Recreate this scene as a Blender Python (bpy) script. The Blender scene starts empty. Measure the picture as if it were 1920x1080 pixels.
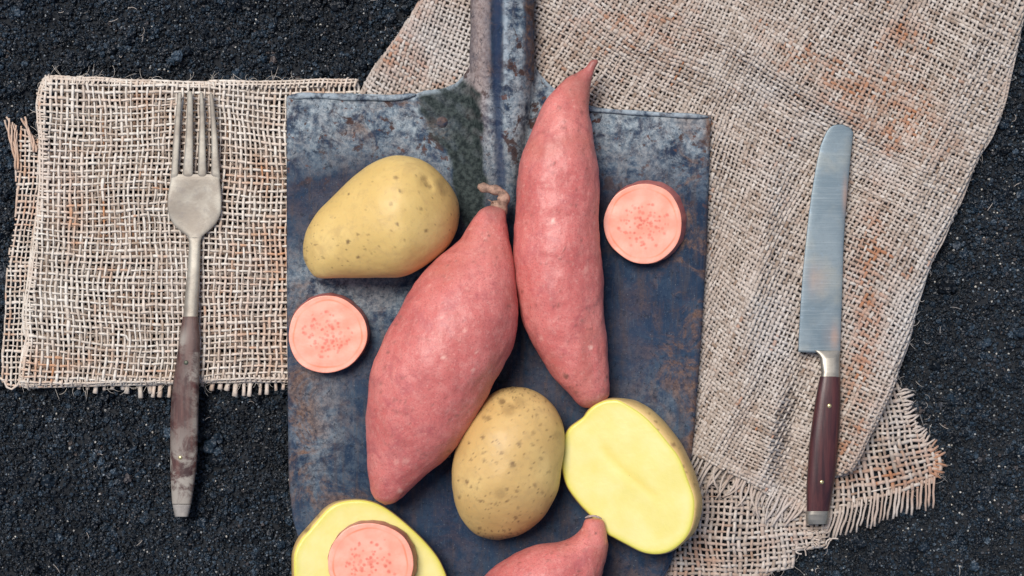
import bpy, bmesh, math, random
import numpy as np
from mathutils import Vector, noise as mn

random.seed(7); rng = np.random.default_rng(7)
S = 0.0003                 # metres per unit of the layout grid (1 unit = 0.3 mm)
HC = 1.0                   # camera height in metres
HP = HC / S
sc = bpy.context.scene
COL = sc.collection

# ------------------------------------------------------------------ camera
cam = bpy.data.cameras.new('camera')
cam.sensor_width = 36.0
cam.lens = 36.0 * HC / (1920 * S)
cam.clip_start = 0.01; cam.clip_end = 100.0
co = bpy.data.objects.new('camera', cam); COL.objects.link(co)
co.location = (0, 0, HC)
sc.camera = co

# ------------------------------------------------------------------ light
SUN_EL, SUN_AZ = 64.0, -38.0        # azimuth clockwise from +Y
w = bpy.data.worlds.new('World'); sc.world = w; w.use_nodes = True
nt = w.node_tree
bg = nt.nodes['Background']
sky = nt.nodes.new('ShaderNodeTexSky'); sky.sky_type = 'NISHITA'; sky.sun_disc = False
sky.sun_elevation = math.radians(SUN_EL); sky.sun_rotation = math.radians(SUN_AZ)
sky.air_density = 1.0; sky.dust_density = 2.0; sky.ozone_density = 1.0
nt.links.new(sky.outputs[0], bg.inputs[0]); bg.inputs[1].default_value = 0.085
sl = bpy.data.lights.new('sun', 'SUN'); sl.energy = 3.0; sl.angle = math.radians(26); sl.color = (1.0, 0.95, 0.89)
so = bpy.data.objects.new('sun', sl); COL.objects.link(so)
e, a = math.radians(SUN_EL), math.radians(SUN_AZ)
sdir = Vector((math.sin(a) * math.cos(e), math.cos(a) * math.cos(e), math.sin(e)))
so.rotation_euler = (-sdir).to_track_quat('-Z', 'Y').to_euler(); so.location = sdir * 3
vs = sc.view_settings
vs.view_transform = 'Standard'; vs.look = 'None'; vs.gamma = 1.0; vs.exposure = 0.36

# ------------------------------------------------------------------ helpers
def W(x, y, z):
    """layout grid (x right, y down, z up, all in 0.3 mm units) -> metres"""
    x = np.asarray(x, float); y = np.asarray(y, float); z = np.asarray(z, float)
    k = S * (HP - z) / HP
    return np.stack(np.broadcast_arrays((x - 960) * k, -(y - 540) * k, z * S), -1)

def empty(name, label, cat, x, y, z, group=None):
    o = bpy.data.objects.new(name, None); COL.objects.link(o)
    o.empty_display_size = 0.01
    o.location = W(x, y, z)
    o['label'] = label; o['category'] = cat
    if group: o['group'] = group
    return o

def mesh(name, V, F, mat, parent=None, attrs=None, smooth=True, kind=None, recalc=False, tris=None):
    """V (n,3) world metres; F (m,4) or (m,3) numpy or list of faces"""
    V = np.asarray(V, float).reshape(-1, 3)
    if parent is not None:
        V = V - np.array(parent.location)
    me = bpy.data.meshes.new(name)
    Fs = [np.asarray(f) for f in (F if isinstance(F, list) else [F])]
    Fs = [f for f in Fs if len(f)]
    loops = np.concatenate([f.ravel() for f in Fs]).astype(np.int32)
    tot = np.concatenate([np.full(len(f), f.shape[1]) for f in Fs]).astype(np.int32)
    start = np.concatenate([[0], np.cumsum(tot)[:-1]]).astype(np.int32)
    me.vertices.add(len(V)); me.vertices.foreach_set('co', V.astype(np.float32).ravel())
    me.loops.add(len(loops)); me.loops.foreach_set('vertex_index', loops)
    me.polygons.add(len(tot)); me.polygons.foreach_set('loop_start', start)
    me.update(calc_edges=True)
    if recalc:
        bm = bmesh.new(); bm.from_mesh(me); bmesh.ops.recalc_face_normals(bm, faces=bm.faces); bm.to_mesh(me); bm.free()
    for k, v in (attrs or {}).items():
        at = me.attributes.new(k, 'FLOAT', 'POINT'); at.data.foreach_set('value', np.asarray(v, np.float32).ravel())
    me.polygons.foreach_set('use_smooth', np.full(len(tot), smooth))
    if mat: me.materials.append(mat)
    o = bpy.data.objects.new(name, me); COL.objects.link(o)
    if parent is not None: o.parent = parent
    if kind: o['kind'] = kind
    return o

def resample(P, t, closed=False):
    """Catmull-Rom through P at arclength fractions t"""
    P = np.asarray(P, float)
    if closed: P = np.vstack([P[-1], P, P[0], P[1]])
    else: P = np.vstack([2 * P[0] - P[1], P, 2 * P[-1] - P[-2]])
    out = []
    for i in range(1, len(P) - 2):
        p0, p1, p2, p3 = P[i - 1:i + 3]
        u = np.linspace(0, 1, 24, endpoint=False)[:, None]
        out.append(0.5 * (2 * p1 + (p2 - p0) * u + (2 * p0 - 5 * p1 + 4 * p2 - p3) * u ** 2 + (3 * p1 - p0 - 3 * p2 + p3) * u ** 3))
    out.append(P[-2][None]); Q = np.vstack(out)
    d = np.concatenate([[0], np.cumsum(np.linalg.norm(np.diff(Q, axis=0), axis=1))])
    d /= d[-1]
    return np.stack([np.interp(t, d, Q[:, k]) for k in range(Q.shape[1])], 1)

def grid_faces(nr, ns, close=True):
    r = np.arange(nr - 1)[:, None]; c = np.arange(ns if close else ns - 1)[None]
    c2 = (c + 1) % ns
    return np.stack(np.broadcast_arrays(r * ns + c, r * ns + c2, (r + 1) * ns + c2, (r + 1) * ns + c), -1).reshape(-1, 4)

def fnoise(V, scale, oct=3, off=0.0):
    o = Vector((off, off * 1.7, -off))
    return np.array([mn.fractal(Vector(v) * scale + o, 1.0, 2.0, oct) for v in V])

def sgnpow(c, p): return np.sign(c) * np.abs(c) ** p

def superring(ns, ex):
    th = np.linspace(0, 2 * math.pi, ns, endpoint=False)
    return sgnpow(np.cos(th), 2 / ex), sgnpow(np.sin(th), 2 / ex)

def caps(nr, ns):
    """triangle fans need centre verts: indices nr*ns and nr*ns+1"""
    c = np.arange(ns); c2 = (c + 1) % ns
    a = np.stack([np.full(ns, nr * ns), c2, c], 1)
    b = np.stack([np.full(ns, nr * ns + 1), (nr - 1) * ns + c, (nr - 1) * ns + c2], 1)
    return np.vstack([a, b])

def body(L, R, zb, k=0.9, nr=150, ns=160, lift=0.35, bump=0.0, bscale=60, ex=2.0, off=0.0, hmax=None):
    """solid from a left and right outline sharing both tips; returns V(world), faces, px, py, z"""
    t = (1 - np.cos(np.linspace(0.0, math.pi, nr))) / 2
    t[0] = 0.0006; t[-1] = 1 - 0.0006
    A, B = resample(L, t), resample(R, t)
    C = (A + B) / 2; D = (B - A) / 2
    hw = np.linalg.norm(D, axis=1)
    hz = k * hw
    hm = hz.max() if hmax is None else hmax
    zc = zb + hm * (1 - lift) + hz * lift
    cs, sn = superring(ns, ex)
    x = C[:, 0:1] + D[:, 0:1] * cs; y = C[:, 1:2] + D[:, 1:2] * cs; z = zc[:, None] + hz[:, None] * sn
    x, y, z = x.ravel(), y.ravel(), z.ravel()
    x = np.append(x, C[[0, -1], 0]); y = np.append(y, C[[0, -1], 1]); z = np.append(z, zc[[0, -1]])
    if bump:
        n = fnoise(np.stack([x, y, z], 1) * S, bscale, 4, off)
        cx = np.append(np.repeat(C[:, 0], ns), C[[0, -1], 0]); cy = np.append(np.repeat(C[:, 1], ns), C[[0, -1], 1]); cz = np.append(np.repeat(zc, ns), zc[[0, -1]])
        h = np.append(np.repeat(np.minimum(1, hw / (0.25 * hw.max())), ns), [0, 0])
        d = np.stack([x - cx, y - cy, z - cz], 1); l = np.linalg.norm(d, axis=1)[:, None] + 1e-6
        d = d / l * (n * bump * h)[:, None]
        x = x + d[:, 0]; y = y + d[:, 1]; z = z + d[:, 2]
    return x, y, z, [grid_faces(nr, ns), caps(nr, ns)]

def sweep(rows, ns=24, ex=2.0, nr=None, flat_ends=True):
    """rows: (lx,ly,rx,ry,zc,hz) -> tube with superellipse section"""
    P = np.asarray(rows, float)
    nr = nr or len(P) * 6
    d = np.concatenate([[0], np.cumsum(np.linalg.norm(np.diff((P[:, :2] + P[:, 2:4]) / 2, axis=0), axis=1) + 1e-3)]); d /= d[-1]
    t = np.linspace(0, 1, nr)
    # keep original rows in the sampling so that shoulders stay sharp
    t = np.unique(np.concatenate([t, d]))
    Q = np.stack([np.interp(t, d, P[:, k]) for k in range(6)], 1)
    nr = len(Q)
    A, B, zc, hz = Q[:, :2], Q[:, 2:4], Q[:, 4], Q[:, 5]
    C = (A + B) / 2; D = (B - A) / 2
    cs, sn = superring(ns, ex)
    x = (C[:, 0:1] + D[:, 0:1] * cs).ravel(); y = (C[:, 1:2] + D[:, 1:2] * cs).ravel(); z = (zc[:, None] + hz[:, None] * sn).ravel()
    x = np.append(x, C[[0, -1], 0]); y = np.append(y, C[[0, -1], 1]); z = np.append(z, zc[[0, -1]])
    return x, y, z, [grid_faces(nr, ns), caps(nr, ns)]

def smooth_rows(rows, n):
    P = np.asarray(rows, float)
    d = np.linspace(0, 1, n)
    return resample(P, d)

def tube(pts, w0, h0=None, ns=5, taper=None):
    """round strand through points (x,y,z) in layout units"""
    P = np.asarray(pts, float); n = len(P)
    T = np.gradient(P, axis=0); T /= np.linalg.norm(T, axis=1)[:, None] + 1e-9
    side = np.stack([-T[:, 1], T[:, 0], np.zeros(n)], 1); side /= np.linalg.norm(side, axis=1)[:, None] + 1e-9
    up = np.cross(T, side)
    th = np.linspace(0, 2 * math.pi, ns, endpoint=False)
    wv = np.full(n, w0) if taper is None else w0 * np.asarray(taper)
    hv = wv if h0 is None else wv * h0 / w0
    V = P[:, None] + side[:, None] * (np.cos(th)[None, :, None] * wv[:, None, None] / 2) + up[:, None] * (np.sin(th)[None, :, None] * hv[:, None, None] / 2)
    V = V.reshape(-1, 3)
    V = np.vstack([V, P[0], P[-1]])
    return V, [grid_faces(n, ns), caps(n, ns)]

def poly_sd(px, py, poly):
    """signed distance (positive inside) and nearest boundary point"""
    P = np.asarray(poly, float); Q = np.roll(P, -1, 0)
    best = np.full(px.shape, 1e18); bx = np.zeros_like(px); by = np.zeros_like(px)
    ins = np.zeros(px.shape, bool)
    for (x0, y0), (x1, y1) in zip(P, Q):
        dx, dy = x1 - x0, y1 - y0
        t = np.clip(((px - x0) * dx + (py - y0) * dy) / (dx * dx + dy * dy + 1e-12), 0, 1)
        qx, qy = x0 + t * dx, y0 + t * dy
        d = (px - qx) ** 2 + (py - qy) ** 2
        m = d < best
        best = np.where(m, d, best); bx = np.where(m, qx, bx); by = np.where(m, qy, by)
        c = ((y0 > py) != (y1 > py)) & (px < (x1 - x0) * (py - y0) / (y1 - y0 + 1e-12) + x0)
        ins ^= c
    d = np.sqrt(best)
    return np.where(ins, d, -d), bx, by

class Waves:
    """cheap smooth 2-D noise: a sum of random sine waves"""
    def __init__(s, seed, lam, n=7):
        r = np.random.default_rng(seed)
        s.k = [(math.cos(t) * 2 * math.pi / l, math.sin(t) * 2 * math.pi / l, p) for t, l, p in zip(r.uniform(0, 6.28, n), lam * r.uniform(.6, 1.6, n), r.uniform(0, 6.28, n))]
    def __call__(s, x, y):
        return sum(np.sin(a * x + b * y + p) for a, b, p in s.k) / math.sqrt(len(s.k))

def blob(x, y, cx, cy, rx, ry=None, ang=0):
    ry = ry or rx
    c, s_ = math.cos(math.radians(ang)), math.sin(math.radians(ang))
    u = (x - cx) * c + (y - cy) * s_; v = -(x - cx) * s_ + (y - cy) * c
    return np.exp(-(u / rx) ** 2 - (v / ry) ** 2)

# ------------------------------------------------------------------ materials
def nd(nt, typ, ins=None, **props):
    n = nt.nodes.new(typ)
    for k, v in props.items(): setattr(n, k, v)
    for k, v in (ins or {}).items():
        sk = n.inputs[k]
        if isinstance(v, bpy.types.NodeSocket): nt.links.new(v, sk)
        else:
            if isinstance(v, tuple) and len(v) == 3 and sk.type == 'RGBA': v = v + (1,)
            sk.default_value = v
    return n

class M:
    def __init__(s, name):
        s.m = bpy.data.materials.new(name); s.m.use_nodes = True; s.nt = s.m.node_tree
        s.p = s.nt.nodes['Principled BSDF']
        s.co = nd(s.nt, 'ShaderNodeTexCoord').outputs['Object']
    def noise(s, scale, detail=4, rough=0.55, stretch=None, dist=0.0):
        v = s.co
        if stretch: v = nd(s.nt, 'ShaderNodeMapping', {'Vector': s.co, 'Scale': stretch}).outputs[0]
        return nd(s.nt, 'ShaderNodeTexNoise', {'Vector': v, 'Scale': scale, 'Detail': detail, 'Roughness': rough, 'Distortion': dist}).outputs[0]
    def vor(s, scale, feature='F1'):
        return nd(s.nt, 'ShaderNodeTexVoronoi', {'Vector': s.co, 'Scale': scale}, feature=feature)
    def attr(s, name, inst=False):
        return nd(s.nt, 'ShaderNodeAttribute', attribute_name=name, attribute_type='INSTANCER' if inst else 'GEOMETRY').outputs['Fac']
    def ramp(s, f, lo, hi, a=0.0, b=1.0):
        return nd(s.nt, 'ShaderNodeMapRange', {0: f, 1: lo, 2: hi, 3: a, 4: b}, interpolation_type='SMOOTHSTEP').outputs[0]
    def math(s, op, a, b=0.0):
        return nd(s.nt, 'ShaderNodeMath', {0: a, 1: b}, operation=op).outputs[0]
    def mix(s, f, a, b, blend='MIX'):
        return nd(s.nt, 'ShaderNodeMix', {0: f, 6: a, 7: b}, data_type='RGBA', blend_type=blend).outputs[2]
    def bump(s, h, strength=0.3, dist=0.001):
        n = nd(s.nt, 'ShaderNodeBump', {'Height': h, 'Strength': strength, 'Distance': dist}).outputs[0]
        s.nt.links.new(n, s.p.inputs['Normal'])
    def set(s, **k):
        for n, v in k.items():
            sk = s.p.inputs[n.replace('_', ' ')]
            if isinstance(v, bpy.types.NodeSocket): s.nt.links.new(v, sk)
            else:
                if isinstance(v, tuple) and len(v) == 3 and sk.type == 'RGBA': v = v + (1,)
                sk.default_value = v
        return s.m

def jute(name, light, dark, stain, grey):
    m = M(name)
    t = m.attr('tint'); big = m.noise(14, 3); st = m.noise(22, 4, .6, dist=.6); fine = m.noise(900, 3, .7)
    c = m.mix(t, dark, light)
    c = m.mix(m.math('MULTIPLY', m.attr('stain'), m.ramp(st, .3, .62)), c, stain)
    c = m.mix(m.ramp(big, .5, .72, 0, .45), c, grey)
    c = m.mix(m.ramp(fine, .40, .75, 0, .35), c, dark)
    m.bump(fine, .5, .0006)
    return m.set(Base_Color=c, Roughness=.92, Specular_IOR_Level=.15, Sheen_Weight=.15)

MJ1 = jute('jute_napkin', (.71, .66, .585), (.36, .275, .205), (.52, .25, .12), (.62, .57, .52))
MJ2 = jute('jute_sack', (.555, .50, .445), (.25, .185, .138), (.36, .16, .08), (.56, .56, .55))

def sweet_skin():
    m = M('sweet_potato_skin')
    n1 = m.noise(28, 5, .6); n2 = m.noise(240, 4, .65); n3 = m.noise(70, 3, .6, dist=1.0)
    c = m.mix(m.ramp(n1, .35, .68), (.51, .128, .115), (.62, .195, .172))
    c = m.mix(m.ramp(n2, .42, .72, 0, .55), c, (.60, .24, .21))
    lng = m.noise(130, 5, .7, stretch=(1, .22, 1))
    c = m.mix(m.ramp(lng, .5, .7, 0, .4), c, (.38, .10, .10))
    c = m.mix(m.ramp(n3, .52, .75, 0, .6), c, (.36, .08, .09))
    n4 = m.noise(1100, 3, .7)
    c = m.mix(m.ramp(n4, .5, .68, 0, .6), c, (.30, .075, .07))
    c = m.mix(m.ramp(m.noise(18, 4, .6, dist=.7), .5, .72, 0, .4), c, (.40, .13, .085))
    c = m.mix(m.ramp(m.noise(520, 4, .75), .56, .68, 0, .5), c, (.66, .30, .26))
    c = m.mix(m.attr('spot'), c, (.72, .40, .33))
    c = m.mix(m.attr('dirt'), c, (.17, .075, .06))
    v = m.vor(420)
    c = m.mix(m.ramp(v.outputs[0], .06, .22, .35, 0), c, (.30, .075, .075))
    m.bump(m.math('ADD', m.math('ADD', m.noise(160, 5, .7), m.math('MULTIPLY', lng, .8)), m.math('SUBTRACT', m.math('MULTIPLY', n1, 1.2), m.math('MULTIPLY', m.attr('dirt'), .5))), .42, .0011)
    return m.set(Base_Color=c, Roughness=.44, Specular_IOR_Level=.45, Subsurface_Weight=.06, Subsurface_Radius=(.004, .001, .001), Subsurface_Scale=.5)

def potato_skin(name, a, b, dust):
    m = M(name)
    n1 = m.noise(30, 4); n2 = m.noise(300, 4, .7)
    c = m.mix(m.ramp(n1, .35, .7), a, b)
    c = m.mix(m.ramp(n2, .48, .75, 0, .55), c, dust)
    c = m.mix(m.ramp(m.noise(75, 4, .6, dist=.8), .52, .7, 0, .45), c, dust)
    v = m.vor(330)
    c = m.mix(m.ramp(v.outputs[0], .04, .14, .45, 0), c, dust)
    c = m.mix(m.math('MULTIPLY', m.attr('dirt'), m.ramp(n2, .2, .55, .55, 1)), c, (.10, .055, .028))
    m.bump(m.math('ADD', m.noise(90, 3), m.math('MULTIPLY', n2, .4)), .3, .001)
    return m.set(Base_Color=c, Roughness=.48, Specular_IOR_Level=.4, Subsurface_Weight=.06, Subsurface_Radius=(.004, .002, .001), Subsurface_Scale=.5)

def cut_flesh():
    m = M('potato_flesh')
    n = m.noise(60, 3); n2 = m.noise(500, 3)
    c = m.mix(m.ramp(n, .3, .7), (.665, .585, .185), (.705, .63, .255))
    c = m.mix(m.attr('rim'), c, (.60, .55, .08))
    c = m.mix(m.attr('vein'), c, (.68, .51, .09))
    m.bump(m.math('ADD', n2, m.math('MULTIPLY', m.noise(140, 3), .6)), .15, .0006)
    return m.set(Base_Color=c, Roughness=.32, Specular_IOR_Level=.45, Subsurface_Weight=.15, Subsurface_Radius=(.004, .003, .001), Subsurface_Scale=.6)

def sweet_flesh():
    m = M('sweet_potato_flesh')
    n = m.noise(120, 3); n2 = m.noise(700, 3)
    c = m.mix(m.ramp(n, .3, .7), (.79, .295, .205), (.83, .37, .275))
    c = m.mix(m.attr('ring'), c, (.70, .19, .09))
    c = m.mix(m.attr('speck'), c, (.60, .13, .085))
    m.bump(n2, .15, .0006)
    return m.set(Base_Color=c, Roughness=.4, Specular_IOR_Level=.4, Subsurface_Weight=.15, Subsurface_Radius=(.004, .0015, .001), Subsurface_Scale=.5)

def plain(name, col, rough=.5, metal=0.0, var=.25, scale=200, bump=.1):
    m = M(name); n = m.noise(scale, 5, .65)
    d = tuple(x * (1 - var) for x in col)
    m.bump(n, bump, .0005)
    return m.set(Base_Color=m.mix(m.ramp(n, .3, .7), d, col), Roughness=rough, Metallic=metal)

def spade_steel():
    m = M('weathered_spade_steel')
    n1 = m.noise(26, 6, .65, dist=.5); n2 = m.noise(110, 7, .75, dist=.3); n3 = m.noise(420, 5, .75); n5 = m.noise(46, 7, .75, dist=.8)
    streak = m.noise(60, 6, .7, stretch=(4.5, .5, 1))
    spots = m.noise(85, 6, .65, dist=.3); spots2 = m.noise(190, 4, .6)
    c = m.mix(m.ramp(n1, .35, .65), (.012, .025, .052), (.024, .045, .082))
    c = m.mix(m.ramp(n2, .47, .62, 0, .55), c, (.042, .068, .105))
    c = m.mix(m.ramp(streak, .47, .64, 0, .55), c, (.062, .052, .055))
    pale = m.math('MULTIPLY', m.attr('pale'), m.ramp(m.math('ADD', m.math('MULTIPLY', n2, .75), m.math('MULTIPLY', n5, .40)), .46, .64))
    c = m.mix(pale, c, m.mix(m.ramp(n3, .35, .7), (.15, .20, .24), (.42, .47, .49)))
    rust = m.math('MULTIPLY', m.attr('rust'), m.ramp(n5, .42, .60))
    c = m.mix(rust, c, m.mix(m.ramp(n3, .35, .65), (.075, .045, .035), (.20, .12, .085)))
    c = m.mix(m.math('MULTIPLY', m.attr('dust'), m.ramp(n2, .25, .55, .45, 1)), c, m.mix(m.ramp(n3, .3, .7), (.20, .145, .13), (.40, .33, .31)))
    c = m.mix(m.math('MULTIPLY', m.ramp(spots, .575, .635), m.attr('pits')), c, (.060, .036, .032))
    c = m.mix(m.math('MULTIPLY', m.ramp(spots2, .62, .68), m.attr('pits')), c, (.10, .05, .04))
    c = m.mix(m.attr('moss'), c, m.mix(m.ramp(n3, .35, .7), (.010, .015, .016), (.055, .070, .066)))
    c = m.mix(m.ramp(n3, .56, .8, 0, .5), c, (.012, .018, .028))
    c = m.mix(m.math('MULTIPLY', m.attr('bare'), m.ramp(n2, .35, .6)), c, (.40, .47, .52))  # bare steel edges, plus the glint painted along the socket seam
    c = m.mix(m.math('MULTIPLY', m.attr('blue'), m.ramp(n2, .2, .6, .5, 1)), c, (.016, .030, .070))  # navy patches, plus the dark reflection painted into the socket groove
    n6 = m.noise(800, 5, .8); n7 = m.noise(300, 6, .8, dist=.6); scr = m.noise(500, 4, .75, stretch=(3, .12, 1)); scr2 = m.noise(330, 4, .75, stretch=(.2, 2.4, 1))
    keep = m.math('SUBTRACT', 1.0, m.math('MULTIPLY', m.attr('moss'), .8))
    c = m.mix(m.math('MULTIPLY', m.ramp(n7, .56, .62, 0, .75), keep), c, (.016, .022, .034))
    c = m.mix(m.math('MULTIPLY', m.ramp(n6, .61, .67, 0, .4), keep), c, (.26, .30, .33))
    c = m.mix(m.math('MULTIPLY', m.ramp(scr, .62, .69, 0, .28), keep), c, (.16, .19, .22))
    c = m.mix(m.math('MULTIPLY', m.ramp(scr2, .63, .70, 0, .3), keep), c, (.10, .075, .065))
    m.bump(m.math('ADD', m.math('ADD', n2, m.math('MULTIPLY', n7, .8)), m.math('MULTIPLY', n6, .5)), .6, .001)
    r = m.ramp(n2, .3, .7, .42, .68)
    return m.set(Base_Color=c, Roughness=r, Metallic=0.0, Specular_IOR_Level=.07)

def knife_steel():
    m = M('tarnished_knife_steel')
    n = m.noise(35, 4, .6, dist=.6); n2 = m.noise(260, 4, .6); n3 = m.noise(55, 4)
    c = m.mix(m.ramp(n, .35, .65), (.115, .160, .190), (.175, .220, .245))
    c = m.mix(m.ramp(n3, .45, .75, 0, .5), c, (.29, .285, .24))
    c = m.mix(m.ramp(m.noise(700, 4, .7), .5, .75, 0, .5), c, (.12, .145, .16))
    c = m.mix(m.ramp(m.noise(420, 4, .7, stretch=(.12, 3, 1)), .5, .7, 0, .35), c, (.28, .32, .34))
    c = m.mix(m.attr('warm'), c, (.46, .26, .17))
    c = m.mix(m.ramp(n2, .58, .75, 0, .35), c, (.20, .27, .34))
    m.bump(m.noise(420, 4, .7, stretch=(.12, 3, 1)), .2, .0004)
    return m.set(Base_Color=c, Roughness=.48, Metallic=.4)

def fork_steel():
    m = M('tarnished_fork_steel')
    n = m.noise(60, 4, .6, dist=.4); n2 = m.noise(300, 5, .65)
    c = m.mix(m.ramp(n, .35, .68), (.22, .19, .155), (.34, .315, .265))
    c = m.mix(m.ramp(n2, .5, .78, 0, .6), c, (.17, .155, .15))
    m.bump(n2, .2, .0004)
    return m.set(Base_Color=c, Roughness=.5, Metallic=.35)

def wood(name, a, b, worn=None):
    m = M(name)
    g = m.noise(70, 5, .65, stretch=(5, .35, 5)); n2 = m.noise(90, 5, .7, dist=.5); n3 = m.noise(420, 4, .7)
    c = m.mix(m.ramp(g, .35, .68), a, b)
    if worn:
        wr = m.math('MULTIPLY', m.attr('worn'), m.ramp(n2, .38, .58))
        c = m.mix(wr, c, worn)
        c = m.mix(m.ramp(n3, .62, .74, 0, .4), c, worn)
    m.bump(m.math('ADD', g, m.math('MULTIPLY', n3, .5)), .3 if worn else .15, .0006)
    return m.set(Base_Color=c, Roughness=.55 if worn else .38, Specular_IOR_Level=.4)

def soil_mat():
    m = M('dark_soil'); n = m.noise(300, 5, .7)
    m.bump(n, .8, .003)
    return m.set(Base_Color=m.mix(n, (.004, .006, .009), (.018, .022, .028)), Roughness=.9)

def clod_mat():
    m = M('soil_grains')
    c_ = m.attr('tone', True); n = nd(m.nt, 'ShaderNodeTexNoise', {'Vector': nd(m.nt, 'ShaderNodeNewGeometry').outputs['Position'], 'Scale': 900.0, 'Detail': 3.0}).outputs[0]
    r = nd(m.nt, 'ShaderNodeValToRGB', {0: c_}); cr = r.color_ramp
    cols = [(0, (.002, .003, .005)), (.42, (.005, .010, .017)), (.62, (.012, .026, .043)), (.79, (.045, .070, .098)), (.85, (.070, .055, .050)), (.93, (.18, .22, .26)), (1, (.55, .52, .46))]
    cr.elements[0].position = 0; cr.elements[0].color = cols[0][1] + (1,)
    cr.elements[1].position = 1; cr.elements[1].color = cols[-1][1] + (1,)
    for p, c in cols[1:-1]:
        e_ = cr.elements.new(p); e_.color = c + (1,)
    c = m.mix(m.ramp(n, .4, .7, 0, .6), r.outputs[0], (.008, .012, .017))
    m.bump(n, .6, .001)
    return m.set(Base_Color=c, Roughness=.4, Specular_IOR_Level=.42)

M_SWEET = sweet_skin()
M_POT1 = potato_skin('yellow_potato_skin', (.60, .41, .14), (.68, .49, .19), (.45, .30, .12))
M_POT2 = potato_skin('tan_potato_skin', (.54, .35, .13), (.64, .45, .18), (.42, .28, .12))
M_CUT = cut_flesh(); M_SFLESH = sweet_flesh()
M_SPADE = spade_steel(); M_KNIFE = knife_steel(); M_FORK = fork_steel()
M_FWOOD = wood('worn_fork_wood', (.040, .018, .018), (.105, .046, .038), (.29, .26, .225))
M_KWOOD = wood('polished_knife_wood', (.028, .011, .014), (.080, .026, .026))
M_BRASS = plain('brass', (.72, .60, .30), .3, .8)
M_BOLST = plain('bolster_steel', (.34, .315, .27), .38, .6, .45, 90)
M_STEM = plain('dried_stem', (.42, .26, .19), .85, 0, .65, 330, .9)
M_SHAFT = wood('spade_shaft_wood', (.22, .14, .08), (.34, .24, .15))

# ------------------------------------------------------------------ ground: soil
gx = np.concatenate([[-3, -1, -.6], np.linspace(-.45, .45, 320), [.6, 1, 3]])
gy = np.concatenate([[-3, -1, -.5], np.linspace(-.32, .32, 230), [.5, 1, 3]])
wv1, wv2 = Waves(1, .09), Waves(2, .014, 14)
def soil_h(x, y): return -.0058 + .0013 * wv1(x, y) + .0016 * wv2(x, y)
XX, YY = np.meshgrid(gx, gy)
mesh('soil', np.stack([XX, YY, soil_h(XX, YY)], -1).reshape(-1, 3), grid_faces(len(gy), len(gx), False), soil_mat(), kind='structure')

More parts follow.
